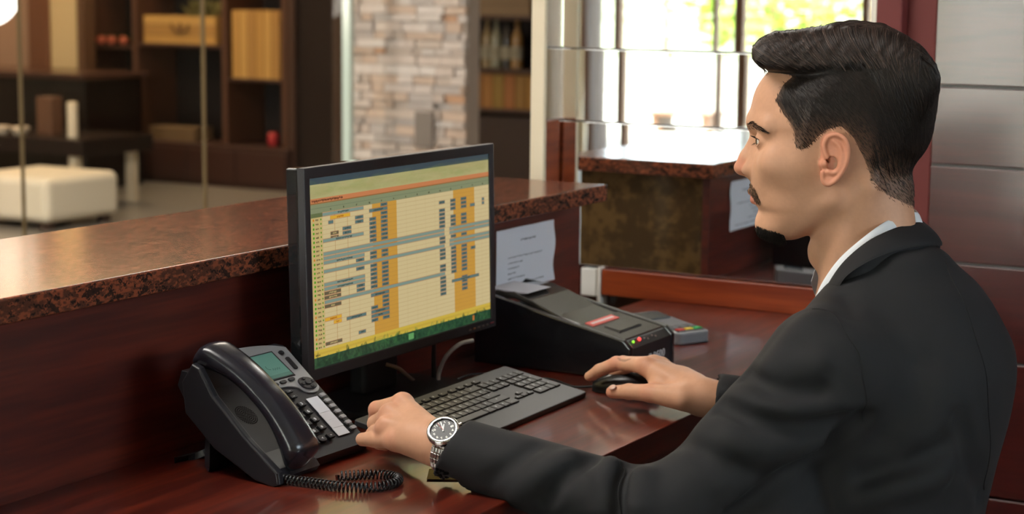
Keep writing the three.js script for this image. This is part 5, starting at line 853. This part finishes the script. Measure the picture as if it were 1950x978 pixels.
{ // lashes of the upper lid
  const L = []; for (const s of [1, -1]) for (let i = 0; i < 34; i++) { const q = i / 33, a = mix(-0.95, 1.0, q); L.push([V(EX + 0.0135 * Math.cos(a) * 0.98, EY + 0.0030 - 0.0016 * a * a, s * (0.0315 + 0.0128 * Math.sin(a))), V(0.7 * Math.cos(a), 0.35, s * 0.8 * Math.sin(a))]); if (i % 4 === 1) L.push([V(EX + 0.0133 * Math.cos(a), EY - 0.0033, s * (0.0315 + 0.0126 * Math.sin(a))), V(0.7 * Math.cos(a), -0.45, s * 0.6 * Math.sin(a))]); }
  facial.push(...L.map(([p, d]) => rod(p, p.clone().addScaledVector(d.normalize(), rr(0.004, 0.0065)), 0.00028, 0.00008, 4)).map((g) => { g.setAttribute('color', new THREE.Float32BufferAttribute(new Float32Array(g.attributes.position.count * 3).fill(0.008), 3)); return g; }));
}
// ---- base of the goatee and moustache under the single hairs
const beardMask = [polyD([[1438, 437], [1450, 441], [1464, 444], [1480, 448], [1490, 452], [1488, 459], [1470, 462], [1436, 460]].map(([x, y]) => [pxL(x), pxV(y)])), polyD([[1414, 350], [1424, 345], [1433, 351], [1441, 365], [1448, 386], [1444, 389], [1434, 374], [1414, 362]].map(([x, y]) => [pxL(x), pxV(y)]))];
const beardD = (x, y, z) => { const L = Lof(x, y, z), v = vof(x, y, z), a = -beardMask[0](L, v), b = -beardMask[1](L, v); const t = Math.max(clamp(a * 0.55, -0.003, 0.0034), -0.003); return headD(x, y, z) - t + (vnoise(x * 900, y * 300, z * 900) - 0.5) * 0.0016; };
const beardGeo = nets([0.03, -0.108, -0.05], [0.125, -0.018, 0.05], 0.0016, beardD, (x, y, z) => { const k = 0.6 + 0.8 * vnoise(x * 700, y * 250, z * 700); return y < -0.06 ? [0.014 * k, 0.010 * k, 0.008 * k] : [0.20 * k, 0.112 * k, 0.066 * k]; });
facial.push(beardGeo);
mesh('hair', headOut(merge(hairGeo)), hairM, man, 'dark brown hair swept up on top with short faded sides');
mesh('facial_hair', headOut(merge(facial)), phys([1, 1, 1], 0.75, { vertexColors: true, specularIntensity: 0.4 }), man, 'dark eyebrows, moustache and goatee');
{ // eyes
  const tex = canvasTex(256, 256, (g) => { g.fillStyle = '#e6ded8'; g.fillRect(0, 0, 256, 256); for (let i = 0; i < 40; i++) { g.strokeStyle = 'rgba(190,110,100,0.12)'; g.beginPath(); g.moveTo(256 * rnd(), 256 * rnd()); g.lineTo(256 * rnd(), 256 * rnd()); g.stroke(); } const y = 128; for (const x of [0, 128, 256]) { if (x !== 128) continue; g.fillStyle = '#2c2017'; g.beginPath(); g.ellipse(x, y, 24, 47, 0, 0, 7); g.fill(); g.fillStyle = '#5a4632'; g.beginPath(); g.ellipse(x, y, 21, 42, 0, 0, 7); g.fill(); g.fillStyle = '#060404'; g.beginPath(); g.ellipse(x, y, 9, 18, 0, 0, 7); g.fill(); } });
  for (const s of [1, -1]) { const g = new THREE.SphereGeometry(0.01235, 40, 28); g.rotateZ(-0.05); g.translate(EX, EY, s * 0.0315); mesh('eye', headOut(g), phys([1, 1, 1], 0.08, { map: tex }), man); }
}
// ================================================================ the man: hands, clothes
const lineD = (c, x, y, z) => { let d = 1e9; for (let i = 0; i + 1 < c.length; i++) { const a = c[i], b = c[i + 1], bx = b.x - a.x, by = b.y - a.y, bz = b.z - a.z, t = clamp(((x - a.x) * bx + (y - a.y) * by + (z - a.z) * bz) / (bx * bx + by * by + bz * bz), 0, 1), dx = x - a.x - t * bx, dy = y - a.y - t * by, dz = z - a.z - t * bz, q = dx * dx + dy * dy + dz * dz; if (q < d) d = q; } return d; };
const yd = (x, y, z) => V(x, DESK + y, z);
function chain(pts, rs) { const P = pts.map((p) => (p.isVector3 ? p : at(...p))), c = []; for (let i = 0; i + 1 < P.length; i++) c.push(cone(P[i], P[i + 1], rs[i], rs[i + 1])); return { P, f: (x, y, z) => { let d = c[0](x, y, z); for (let i = 1; i < c.length; i++) d = smin(d, c[i](x, y, z), 0.004); return d; } }; }
function handField(wrist, fore, fingers, thumb, k = 0.010, webs = []) {
  const palm = fingers.map((g, i) => cone(wrist.clone().lerp(g.P[0], 0.22), g.P[0], 0.0205, g.r0 ?? 0.0125)), arm = cone(wrist, fore, 0.0265, 0.031), heel = cone(wrist, wrist.clone().lerp(fingers[2].P[0], 0.45), 0.0245, 0.022);
  const knuck = fingers.map((g) => { const p = g.P[0]; return (x, y, z) => Math.sqrt((x - p.x) ** 2 + (y - p.y) ** 2 + (z - p.z) ** 2) - (g.kn ?? 0.0128); });
  return (x, y, z) => {
    let d = smin(arm(x, y, z), heel(x, y, z), 0.012); for (const p of palm) d = smin(d, p(x, y, z), 0.011);
    for (const q of knuck) d = smin(d, q(x, y, z), 0.006);
    let fd = 1e9; for (const g of fingers) fd = Math.min(fd, smin(fd, g.f(x, y, z), 0.0022)); d = smin(d, fd, k * 0.55); d = smin(d, thumb.f(x, y, z), k);
    for (const w of webs) d = smin(d, w(x, y, z), 0.012);
    return d;
  };
}
const fing = (pts, rs, o = {}) => ({ ...chain(pts, rs), ...o });
// left hand: loosely closed beside the keyboard
const LW = at(836, 846, 2.262), LE = at(1266, 988, 2.130);
const leftD = handField(LW, LW.clone().lerp(LE, 0.35), [
  fing([[767, 768, 2.335], [718, 779, 2.372], [715, 802, 2.386], [724, 815, 2.388]], [0.0125, 0.0107, 0.0094, 0.0085]),
  fing([[743, 789, 2.322], [716, 806, 2.350], [722, 826, 2.362], [734, 834, 2.362]], [0.0125, 0.0107, 0.0096, 0.0085], { kn: 0.0136 }),
  fing([[736, 814, 2.304], [713, 826, 2.334], [722, 841, 2.340], [734, 846, 2.338]], [0.0120, 0.0102, 0.0090, 0.008], { kn: 0.0130 }),
  fing([[754, 838, 2.285], [712, 836, 2.316], [690, 836, 2.330]], [0.0112, 0.0096, 0.0086], { r0: 0.0125, kn: 0.0122 }),
], fing([[826, 838, 2.300], [788, 836, 2.345], [748, 838, 2.380], [728, 838, 2.390]], [0.016, 0.0130, 0.0110, 0.0095]), 0.012);
const tend = [[767, 768, 2.335], [743, 789, 2.322], [736, 814, 2.304]].map((q, i) => { const p = at(...q), up = V(-0.45, 0.85, 0.1).multiplyScalar(0.0108), w = LW.clone().lerp(p, 0.35).add(up.clone().multiplyScalar(1.2)); return cone(p.add(up), w, 0.0042, 0.0032); });
const leftF = (x, y, z) => { let d = leftD(x, y, z); for (const t of tend) d = smin(d, t(x, y, z), 0.006); return d; };
// right hand on the mouse
const RW = at(1336, 755, 2.612), RE = yd(2.475, -0.015, -0.80);
const rightF = handField(RW, RW.clone().lerp(RE, 0.4), [
  fing([[1232, 697, 2.668], [1174, 691, 2.700], [1141, 704, 2.712], [1122, 716, 2.722]], [0.0118, 0.0098, 0.0085, 0.0072]),
  fing([[1246, 694, 2.690], [1186, 690, 2.728], [1150, 702, 2.752], [1130, 715, 2.768]], [0.0120, 0.0098, 0.0086, 0.0074]),
  fing([[1258, 697, 2.712], [1206, 695, 2.755], [1172, 708, 2.785], [1158, 716, 2.800]], [0.0116, 0.0094, 0.0082, 0.007]),
  fing([[1268, 706, 2.728], [1228, 706, 2.770], [1205, 716, 2.790], [1194, 722, 2.800]], [0.0108, 0.0086, 0.0076, 0.0066]),
], fing([[1300, 757, 2.600], [1238, 748, 2.628], [1198, 745, 2.650], [1166, 746, 2.668]], [0.0185, 0.0130, 0.0112, 0.0092]), 0.013, [cone(at(1252, 735, 2.645), at(1246, 706, 2.672), 0.011, 0.011)]);
const box3 = (pts, m) => { const lo = [1e9, 1e9, 1e9], hi = [-1e9, -1e9, -1e9]; for (const p of pts) [p.x, p.y, p.z].forEach((v, i) => { lo[i] = Math.min(lo[i], v - m); hi[i] = Math.max(hi[i], v + m); }); return [lo, hi]; };
const handCol = (knuckles, ink) => (x, y, z) => { const n = fbm(x * 70, y * 70, z * 70, 3) - 0.5, f = vnoise(x * 500, y * 500, z * 500) - 0.5, k = 1 + 0.16 * n + 0.06 * f; let r = 0; for (const p of knuckles) r = Math.max(r, sstep(-Math.hypot(x - p.x, y - p.y, z - p.z), -0.022, -0.008)); const tt = ink ? 1 - 0.45 * sstep(-lineD(ink, x, y, z), -0.0000045, -0.000001) : 1; return [SKIN[0] * k * tt, SKIN[1] * k * (1 - 0.15 * r) * tt, SKIN[2] * k * (1 - 0.13 * r) * tt]; };
const bodyGeo = [headGeo];
{ const [lo, hi] = box3([LW, LW.clone().lerp(LE, 0.35), at(690, 836, 2.33), at(715, 790, 2.39), at(767, 768, 2.335)], 0.035); bodyGeo.push(nets(lo, hi, 0.0021, leftF, handCol([[767, 768, 2.335], [743, 789, 2.322], [736, 814, 2.304], [754, 838, 2.285], [718, 779, 2.372]].map((q) => at(...q))))); }
{ const [lo, hi] = box3([RW, RW.clone().lerp(RE, 0.4), at(1122, 716, 2.72), at(1158, 716, 2.8), at(1166, 746, 2.668), at(1232, 697, 2.668)], 0.035); bodyGeo.push(nets(lo, hi, 0.0021, rightF, handCol([[1232, 697, 2.668], [1174, 691, 2.70], [1238, 748, 2.628], [1166, 746, 2.668]].map((q) => at(...q)), [[1178, 681], [1181, 685], [1192, 686], [1199, 683]].map(([x, y]) => march(rightF, EYE, ray(x, y), 2.3, 3, 0.8)).filter(Boolean)))); }

// ---- jacket
const TX = 2.215, tY = [-0.34, -0.22, -0.10, 0.0, 0.08, 0.15, 0.20, 0.24, 0.27, 0.30, 0.33];
const tZ = lut(tY, [-0.680, -0.6925, -0.705, -0.7075, -0.7065, -0.703, -0.698, -0.693, -0.696, -0.702, -0.715]), tA = lut(tY, [0.195, 0.186, 0.186, 0.196, 0.204, 0.198, 0.160, 0.110, 0.074, 0.052, 0.045]), tB = lut(tY, [0.120, 0.1075, 0.107, 0.1245, 0.1405, 0.139, 0.113, 0.084, 0.056, 0.044, 0.036]);
const torsoD = (x, y, z) => { const q = clamp(y - DESK, -0.34, 0.33), a = tA(q), b = tB(q), e = 2.3, k = Math.pow(Math.pow(Math.abs(x - TX) / a, e) + Math.pow(Math.abs(z - tZ(q)) / b, e), 1 / e); return smax(smax((k - 1) * Math.min(a, b) * 0.9, y - DESK - 0.290, 0.02), -0.33 - (y - DESK), 0.03); };
const LS = yd(2.022, 0.160, -0.730), RS = yd(2.408, 0.160, -0.730), LC = at(858, 852, 2.252);
const J = { ls: cone(yd(TX - 0.05, 0.215, -0.722), yd(2.050, 0.168, -0.730), 0.046, 0.064), rs: cone(yd(TX + 0.05, 0.215, -0.722), yd(2.380, 0.168, -0.730), 0.046, 0.064), lua: cone(LS, LE, 0.068, 0.0460), lfa: cone(LE, LC, 0.0515, 0.0400), lap: cone(yd(1.985, 0.0, -0.78), yd(2.04, -0.14, -0.75), 0.055, 0.09), rua: cone(RS, RE, 0.078, 0.058), rfa: cone(RE, RW.clone().lerp(RE, 0.04), 0.056, 0.0365) };
const axL = LC.clone().sub(LE).normalize(), cutL = axL.clone().add(V(-0.15, 0.42, 0)).normalize(), cutR = RW.clone().sub(RE).normalize(), RC = RW.clone().lerp(RE, 0.07);
const hollowL = cone(LC.clone().addScaledVector(cutL, 0.05), LC.clone().addScaledVector(cutL, -0.03), 0.0345, 0.0345), hollowR = cone(RC.clone().addScaledVector(cutR, 0.05), RC.clone().addScaledVector(cutR, -0.03), 0.0325, 0.0325);
const jacket0 = (x, y, z) => {
  let la = smin(J.lua(x, y, z), J.lfa(x, y, z), 0.030); la = smax(la, (x - LC.x) * cutL.x + (y - LC.y) * cutL.y + (z - LC.z) * cutL.z, 0.004);
  let ra = smin(J.rua(x, y, z), J.rfa(x, y, z), 0.030); ra = smax(ra, (x - RC.x) * cutR.x + (y - RC.y) * cutR.y + (z - RC.z) * cutR.z, 0.004);
  let t = smin(torsoD(x, y, z), Math.min(J.ls(x, y, z), J.rs(x, y, z)), 0.05); t = smin(t, J.lap(x, y, z), 0.03);
  return Math.min(smin(t, la, 0.035), smin(t, ra, 0.035));
};
// folds, traced on the cloth: outline in pixels, height (negative is a valley), half width
const creases = [
  [[[1372, 772], [1441, 800], [1515, 815], [1600, 800]], -0.0100, 0.014], [[[1385, 742], [1440, 772], [1520, 786], [1600, 770]], 0.0030, 0.020], [[[1420, 712], [1480, 742], [1560, 742]], -0.0060, 0.014], [[[1432, 668], [1490, 690], [1560, 690]], 0.0030, 0.020],
  [[[1330, 800], [1390, 835], [1470, 858], [1560, 850]], 0.0040, 0.022], [[[1300, 838], [1370, 880], [1450, 910]], -0.0050, 0.018], [[[1192, 884], [1186, 925], [1184, 975]], -0.0070, 0.013], [[[1232, 872], [1222, 910], [1214, 965]], 0.0095, 0.020],
  [[[1165, 882], [1150, 915], [1146, 965]], 0.0060, 0.018], [[[1125, 876], [1080, 905], [1040, 950]], -0.0060, 0.014], [[[1085, 868], [1030, 900], [985, 945]], 0.0045, 0.018], [[[1020, 850], [975, 880], [930, 915]], -0.0035, 0.014], [[[1540, 610], [1500, 650], [1470, 690]], 0.0035, 0.024],
  [[[1640, 800], [1560, 860], [1480, 920], [1400, 978]], -0.0120, 0.016], [[[1760, 700], [1740, 780], [1690, 850]], -0.0040, 0.030], [[[1800, 850], [1740, 880], [1650, 905]], -0.0060, 0.020], [[[1790, 905], [1700, 930], [1620, 960]], 0.0060, 0.022], [[[1830, 800], [1850, 880], [1870, 940]], -0.0040, 0.020], [[[1590, 520], [1610, 560], [1620, 600]], -0.0030, 0.018],
].map(([pts, h, w]) => { const P = pts.map(([x, y]) => march(jacket0, EYE, ray(x, y), 1.5, 3.0, 0.8)).filter(Boolean), c = new THREE.CatmullRomCurve3(P, false, 'centripetal').getPoints(10); const b = new THREE.Box3().setFromPoints(c).expandByScalar(w * 2.4); return { c, h: h * 1.9, w: w * 0.75, b }; });
const seamPx = [[[1547, 588], [1566, 589], [1584, 596], [1612, 637], [1636, 675], [1644, 722], [1642, 800]], [[1800, 492], [1812, 530], [1847, 607], [1878, 713], [1882, 778], [1886, 849], [1874, 932]], [[1187, 890], [1184, 978]]];
const jacketD = (x, y, z) => {
  let d = jacket0(x, y, z); if (Math.abs(d) > 0.06) return d;
  for (const { c, h, w, b } of creases) if (x > b.min.x && x < b.max.x && y > b.min.y && y < b.max.y && z > b.min.z && z < b.max.z) d -= h * Math.exp(-lineD(c, x, y, z) / (w * w));
  d -= 0.0045 * (fbm(x * 11, y * 9, z * 11, 2) - 0.5);
  d = smax(d, -hollowL(x, y, z), 0.002); return smax(d, -hollowR(x, y, z), 0.002);
};
const wool = phys([0.0065, 0.0067, 0.0085], 0.8, { bumpMap: clothTex, bumpScale: 0.00025, sheen: 0.12, sheenColor: lin(0.20, 0.21, 0.27), sheenRoughness: 0.5, side: THREE.DoubleSide });
const jg = nets([1.78, DESK - 0.36, -1.20], [2.60, DESK + 0.33, -0.53], 0.0048, jacketD);
{ const p = jg.attributes.position, uv = new Float32Array(p.count * 2); for (let i = 0; i < p.count; i++) { uv[2 * i] = p.getX(i) * 0.7 + p.getZ(i) * 0.7; uv[2 * i + 1] = p.getY(i) + p.getZ(i) * 0.3; } jg.setAttribute('uv', new THREE.BufferAttribute(uv, 2)); }
const jk = mesh('jacket', jg, wool, man, 'black fine wool suit jacket');
const seamM = std([0.007, 0.007, 0.008], 0.9);
for (const s of seamPx) { const P = s.map(([x, y]) => march(jacketD, EYE, ray(x, y), 1.5, 3.0, 0.7)).filter(Boolean).map((p) => p.addScaledVector(gradN(jacketD, p, 0.004), 0.0002)); if (P.length > 1) { const c = new THREE.CatmullRomCurve3(P, false, 'centripetal'), Q = []; for (let i = 0; i <= 60; i++) { const p = c.getPoint(i / 60); for (let k = 0; k < 3; k++) p.addScaledVector(gradN(jacketD, p, 0.004), 0.0002 - jacketD(p.x, p.y, p.z)); Q.push(p); } mesh('seam', tube(Q, 0.0008, 120, 5), seamM, jk); } }
const MN = NEAR.clone();
// collars: bands between two loops round the neck, mirrored to the far side
function band(top, low, th, bulge, n = 64) {
  const loop = (L) => { const P = L.map((q) => at(...q)), far = P.slice(1).map((p) => p.clone().addScaledVector(MN, -2 * p.clone().sub(P[0]).dot(MN))).reverse(); return new THREE.CatmullRomCurve3([...far, ...P], false, 'centripetal'); };
  const a = loop(top), b = loop(low), m = 8, pos = [], idx = [], cen = V(TX, 0, -0.755);
  for (const side of [1, -1]) for (let i = 0; i <= n; i++) for (let j = 0; j <= m; j++) { const p = a.getPoint(i / n).lerp(b.getPoint(i / n), j / m), o = V(p.x - cen.x, 0, p.z - cen.z).normalize(), q = j / m; p.addScaledVector(o, bulge * Math.sin(Math.PI * Math.min(1, q * 1.0)) + side * th / 2 * (side > 0 ? Math.sqrt(Math.max(0, 1 - Math.pow(Math.abs(2 * q - 1), 6))) : 1)); pos.push(p.x, p.y, p.z); }
  const S = (n + 1) * (m + 1); for (let i = 0; i < n; i++) for (let j = 0; j < m; j++) { const k = i * (m + 1) + j; idx.push(k, k + 1, k + m + 1, k + 1, k + m + 2, k + m + 1); const q = k + S; idx.push(q, q + m + 1, q + 1, q + 1, q + m + 1, q + m + 2); }
  for (let i = 0; i < n; i++) for (const j of [0, m]) { const k = i * (m + 1) + j, q = k + S; idx.push(k, k + m + 1, q, q, k + m + 1, q + m + 1); }
  const g = new THREE.BufferGeometry(); g.setAttribute('position', new THREE.Float32BufferAttribute(pos, 3)); g.setIndex(idx); g.computeVertexNormals(); return g;
}
const shirtM = std([0.80, 0.82, 0.86], 0.75, { side: THREE.DoubleSide });
mesh('shirt_collar', band([[1748, 404, 2.350], [1738, 404, 2.320], [1690, 420, 2.278], [1640, 455, 2.258], [1600, 490, 2.258], [1570, 530, 2.276], [1549, 572, 2.305]], [[1760, 440, 2.352], [1748, 440, 2.322], [1700, 456, 2.276], [1652, 486, 2.250], [1612, 520, 2.250], [1584, 560, 2.268], [1560, 610, 2.298]], 0.0022, 0.001), shirtM, man, 'white shirt collar');
const collarM = wool.clone();
mesh('jacket_collar', band([[1757, 423, 2.352], [1746, 423, 2.318], [1700, 437, 2.272], [1650, 461, 2.246], [1607, 497, 2.244], [1576, 541, 2.262], [1553, 592, 2.292]], [[1794, 466, 2.352], [1776, 467, 2.296], [1737, 471, 2.256], [1690, 482, 2.228], [1642, 504, 2.214], [1606, 532, 2.216], [1585, 585, 2.236]], 0.0045, 0.004), collarM, man, 'turned down black jacket collar');
mesh('collar_stand', band([[1790, 462, 2.352], [1772, 463, 2.302], [1735, 467, 2.262], [1690, 478, 2.236], [1644, 499, 2.224], [1610, 526, 2.226], [1588, 575, 2.245]], [[1806, 505, 2.352], [1786, 507, 2.300], [1748, 512, 2.258], [1700, 524, 2.230], [1652, 545, 2.216], [1616, 570, 2.220], [1592, 610, 2.240]], 0.003, -0.006), collarM, man);
// trousers, shoes, hidden body inside the clothes
const tro = (() => { const c = []; for (const s of [-1, 1]) { const h = V(TX + s * 0.09, 0.555, -0.68), k = V(TX + s * 0.12, 0.515, -1.02), f = V(TX + s * 0.12, 0.10, -0.98); c.push(cone(h, k, 0.085, 0.066), cone(k, f, 0.064, 0.046)); } const p = ell(TX, 0.56, -0.655, 0.185, 0.095, 0.135); return (x, y, z) => { let d = p(x, y, z); for (const q of c) d = smin(d, q(x, y, z), 0.04); return Math.max(d, 0.07 - y); }; })();
mesh('trousers', nets([1.95, 0.05, -1.12], [2.48, 0.68, -0.50], 0.012, tro), wool, man);
for (const s of [-1, 1]) { const sf = (() => { const a = cone(V(TX + s * 0.12, 0.045, -0.955), V(TX + s * 0.13, 0.035, -1.16), 0.043, 0.036), b = cone(V(TX + s * 0.12, 0.05, -0.97), V(TX + s * 0.12, 0.11, -0.975), 0.042, 0.044); return (x, y, z) => Math.max(smin(a(x, y, z), b(x, y, z), 0.03), 0.002 - y); })(); mesh('shoe', nets([TX + s * 0.12 - 0.08, -0.01, -1.24], [TX + s * 0.12 + 0.09, 0.17, -0.88], 0.007, sf), M.blackGloss, man); }
{ const c = [cone(yd(TX, -0.08, -0.70), yd(TX, 0.12, -0.71), 0.070, 0.095), cone(yd(TX, 0.12, -0.72), HM ? yd(TX + 0.01, 0.22, -0.755) : 0, 0.1, 0.055), cone(LS, LE, 0.040, 0.022), cone(LE, LW, 0.022, 0.022), cone(RS, RE, 0.040, 0.030), cone(RE, RW, 0.030, 0.022), cone(yd(TX - 0.1, 0.16, -0.72), LS, 0.05, 0.04), cone(yd(TX + 0.1, 0.16, -0.72), RS, 0.05, 0.04)]; bodyGeo.push(nets([1.80, DESK - 0.22, -1.2], [2.62, DESK + 0.30, -0.56], 0.012, (x, y, z) => { let d = 1e9; for (const q of c) d = smin(d, q(x, y, z), 0.015); return d; }, () => SKIN)); }
mesh('body', merge(bodyGeo), phys([1, 1, 1], 0.46, { vertexColors: true, specularIntensity: 0.55, bumpMap: noiseTex, bumpScale: 0.0002 }), man, 'fair skin of head and hands');
// thumb nail of the right hand
{ const p = at(1171, 743, 2.660), n = ray(1160, 742).negate().normalize().add(V(0, 0.75, 0)).normalize(), g = new THREE.SphereGeometry(1, 20, 12).scale(0.0062, 0.0016, 0.0046), d = at(1198, 745, 2.65).sub(at(1166, 746, 2.668)).normalize(); const zx = new THREE.Vector3().crossVectors(d, n).normalize(), nn = new THREE.Vector3().crossVectors(zx, d).normalize(); g.applyMatrix4(new THREE.Matrix4().makeBasis(d, nn, zx).setPosition(p.addScaledVector(nn, 0.0078))); mesh('thumb_nail', g, phys([0.60, 0.37, 0.29], 0.3), man); }

// ---- stool under the man
{
  const t = thing('office_stool', 'round black office stool under the seated man', 'stool', [TX, 0, -0.66]);
  mesh('seat', cyl(0.20, 0.19, 0.07, 40).translate(0, 0.435, 0), M.blackMatte, t); mesh('column', cyl(0.028, 0.028, 0.34).translate(0, 0.24, 0), M.chrome, t);
  for (let i = 0; i < 5; i++) { const a = i * 1.2566 + 0.3; mesh('base_arm', rod(V(0.02 * Math.cos(a), 0.085, 0.02 * Math.sin(a)), V(0.27 * Math.cos(a), 0.065, 0.27 * Math.sin(a)), 0.02, 0.015), M.black, t); mesh('castor', new THREE.TorusGeometry(0.018, 0.011, 10, 20).rotateY(-a).translate(0.27 * Math.cos(a), 0.03, 0.27 * Math.sin(a)), M.blackMatte, t); }
}
// ---- wristwatch
{
  const ax = LE.clone().sub(LW).normalize(), n0 = V(-0.64, 0.76, 0.02), n = n0.addScaledVector(ax, -n0.dot(ax)).normalize(), sd = new THREE.Vector3().crossVectors(n, ax).normalize();
  const cW = LW.clone().lerp(LE, 0.05), t = thing('wristwatch', 'steel wristwatch with black dial and white numerals on the left wrist', 'watch');
  // local: x round the wrist, y out of the dial, z along the arm
  const toHand = ax.clone().negate(), zx = new THREE.Vector3().crossVectors(n, toHand).normalize();
  t.position.copy(cW); t.quaternion.setFromRotationMatrix(new THREE.Matrix4().makeBasis(zx, n, new THREE.Vector3().crossVectors(zx, n)));
  const y0 = 0.0300, lathe = (p) => new THREE.LatheGeometry(p.map(([a, b]) => new THREE.Vector2(a, b + y0)), 56);
  mesh('case', lathe([[0, 0], [0.0195, 0], [0.0208, 0.002], [0.0208, 0.006], [0.0198, 0.0075], [0.018, 0.0075]]), M.steel, t);
  mesh('bezel', lathe([[0.0200, 0.0072], [0.0206, 0.0085], [0.0196, 0.0102], [0.0166, 0.0106], [0.0160, 0.0098], [0.0160, 0.0085]]), M.chrome, t);
  const marks = []; for (let i = 0; i < 12; i++) { const a = i * Math.PI / 6; marks.push(new THREE.BoxGeometry(0.0006, 0.0003, 0.0022).translate(0, y0 + 0.0105, -0.0182).rotateY(a)); } mesh('bezel_marks', marks, std([0.12, 0.1, 0.08], 0.5), t);
  const dialTex = canvasTex(512, 512, (g) => { g.fillStyle = '#14161a'; g.fillRect(0, 0, 512, 512); g.fillStyle = '#f2f2ea'; g.font = 'bold 74px sans-serif'; g.textAlign = 'center'; g.textBaseline = 'middle'; for (let i = 1; i <= 12; i++) { const a = i * Math.PI / 6, x = 256 + 186 * Math.sin(a), y = 256 - 186 * Math.cos(a); if (i === 3) { g.fillRect(x - 30, y - 22, 60, 44); g.fillStyle = '#222'; g.font = 'bold 40px sans-serif'; g.fillText('14', x, y); g.fillStyle = '#f2f2ea'; g.font = 'bold 74px sans-serif'; } else g.fillText(String(i), x, y); } for (let i = 0; i < 60; i++) { const a = i * Math.PI / 30; g.fillRect(256 + 242 * Math.sin(a) - 2, 256 - 242 * Math.cos(a) - 2, 5, 5); } g.font = '26px sans-serif'; g.fillText('WATCH', 256, 170); });
  const rot = 2.45; mesh('dial', new THREE.CircleGeometry(0.0163, 48).rotateX(-Math.PI / 2).rotateY(rot).translate(0, y0 + 0.0078, 0), std([1, 1, 1], 0.4, { map: dialTex }), t, 'black dial with white numerals');
  const handG = (l, w, a, h) => new THREE.BoxGeometry(w, 0.0004, l).translate(0, y0 + h, -l / 2 + 0.002).rotateY(rot + a); const hm = std([0.85, 0.85, 0.8], 0.3);
  mesh('hour_hand', handG(0.0105, 0.0014, -0.5, 0.0083), hm, t); mesh('minute_hand', handG(0.0142, 0.0011, -0.15, 0.0088), hm, t); mesh('second_hand', handG(0.0150, 0.0004, 0.2, 0.0092), std([0.7, 0.05, 0.03], 0.4), t);
  mesh('crown', cyl(0.0028, 0.0028, 0.0035, 16).rotateZ(Math.PI / 2).rotateY(rot).translate(0.0222 * Math.cos(rot), y0 + 0.004, -0.0222 * Math.sin(rot)), M.steel, t);
  // bracelet: rows of three links round the wrist
  const side = new RoundedBoxGeometry(0.0072, 0.0030, 0.0060, 2, 0.0010), mid = new RoundedBoxGeometry(0.0066, 0.0034, 0.0046, 2, 0.0012), N = 24;
  for (let i = 0; i < N; i++) { const a = mix(0.50, 2 * Math.PI - 0.50, i / (N - 1)); for (const [dz, gq] of [[-0.0066, side], [-0.0022, mid], [0.0022, mid], [0.0066, side]]) { const o = mesh('link', gq, M.steel, t); const R = 0.0312; o.position.set(R * Math.sin(a), R * Math.cos(a) * 0.97, dz); o.rotation.z = -a; o.scale.z = Math.abs(dz) > 0.004 ? 0.7 : 0.9; } }
}
scene.traverse((o) => { if (o.isMesh) shade(o); });
renderer.render(scene, camera);
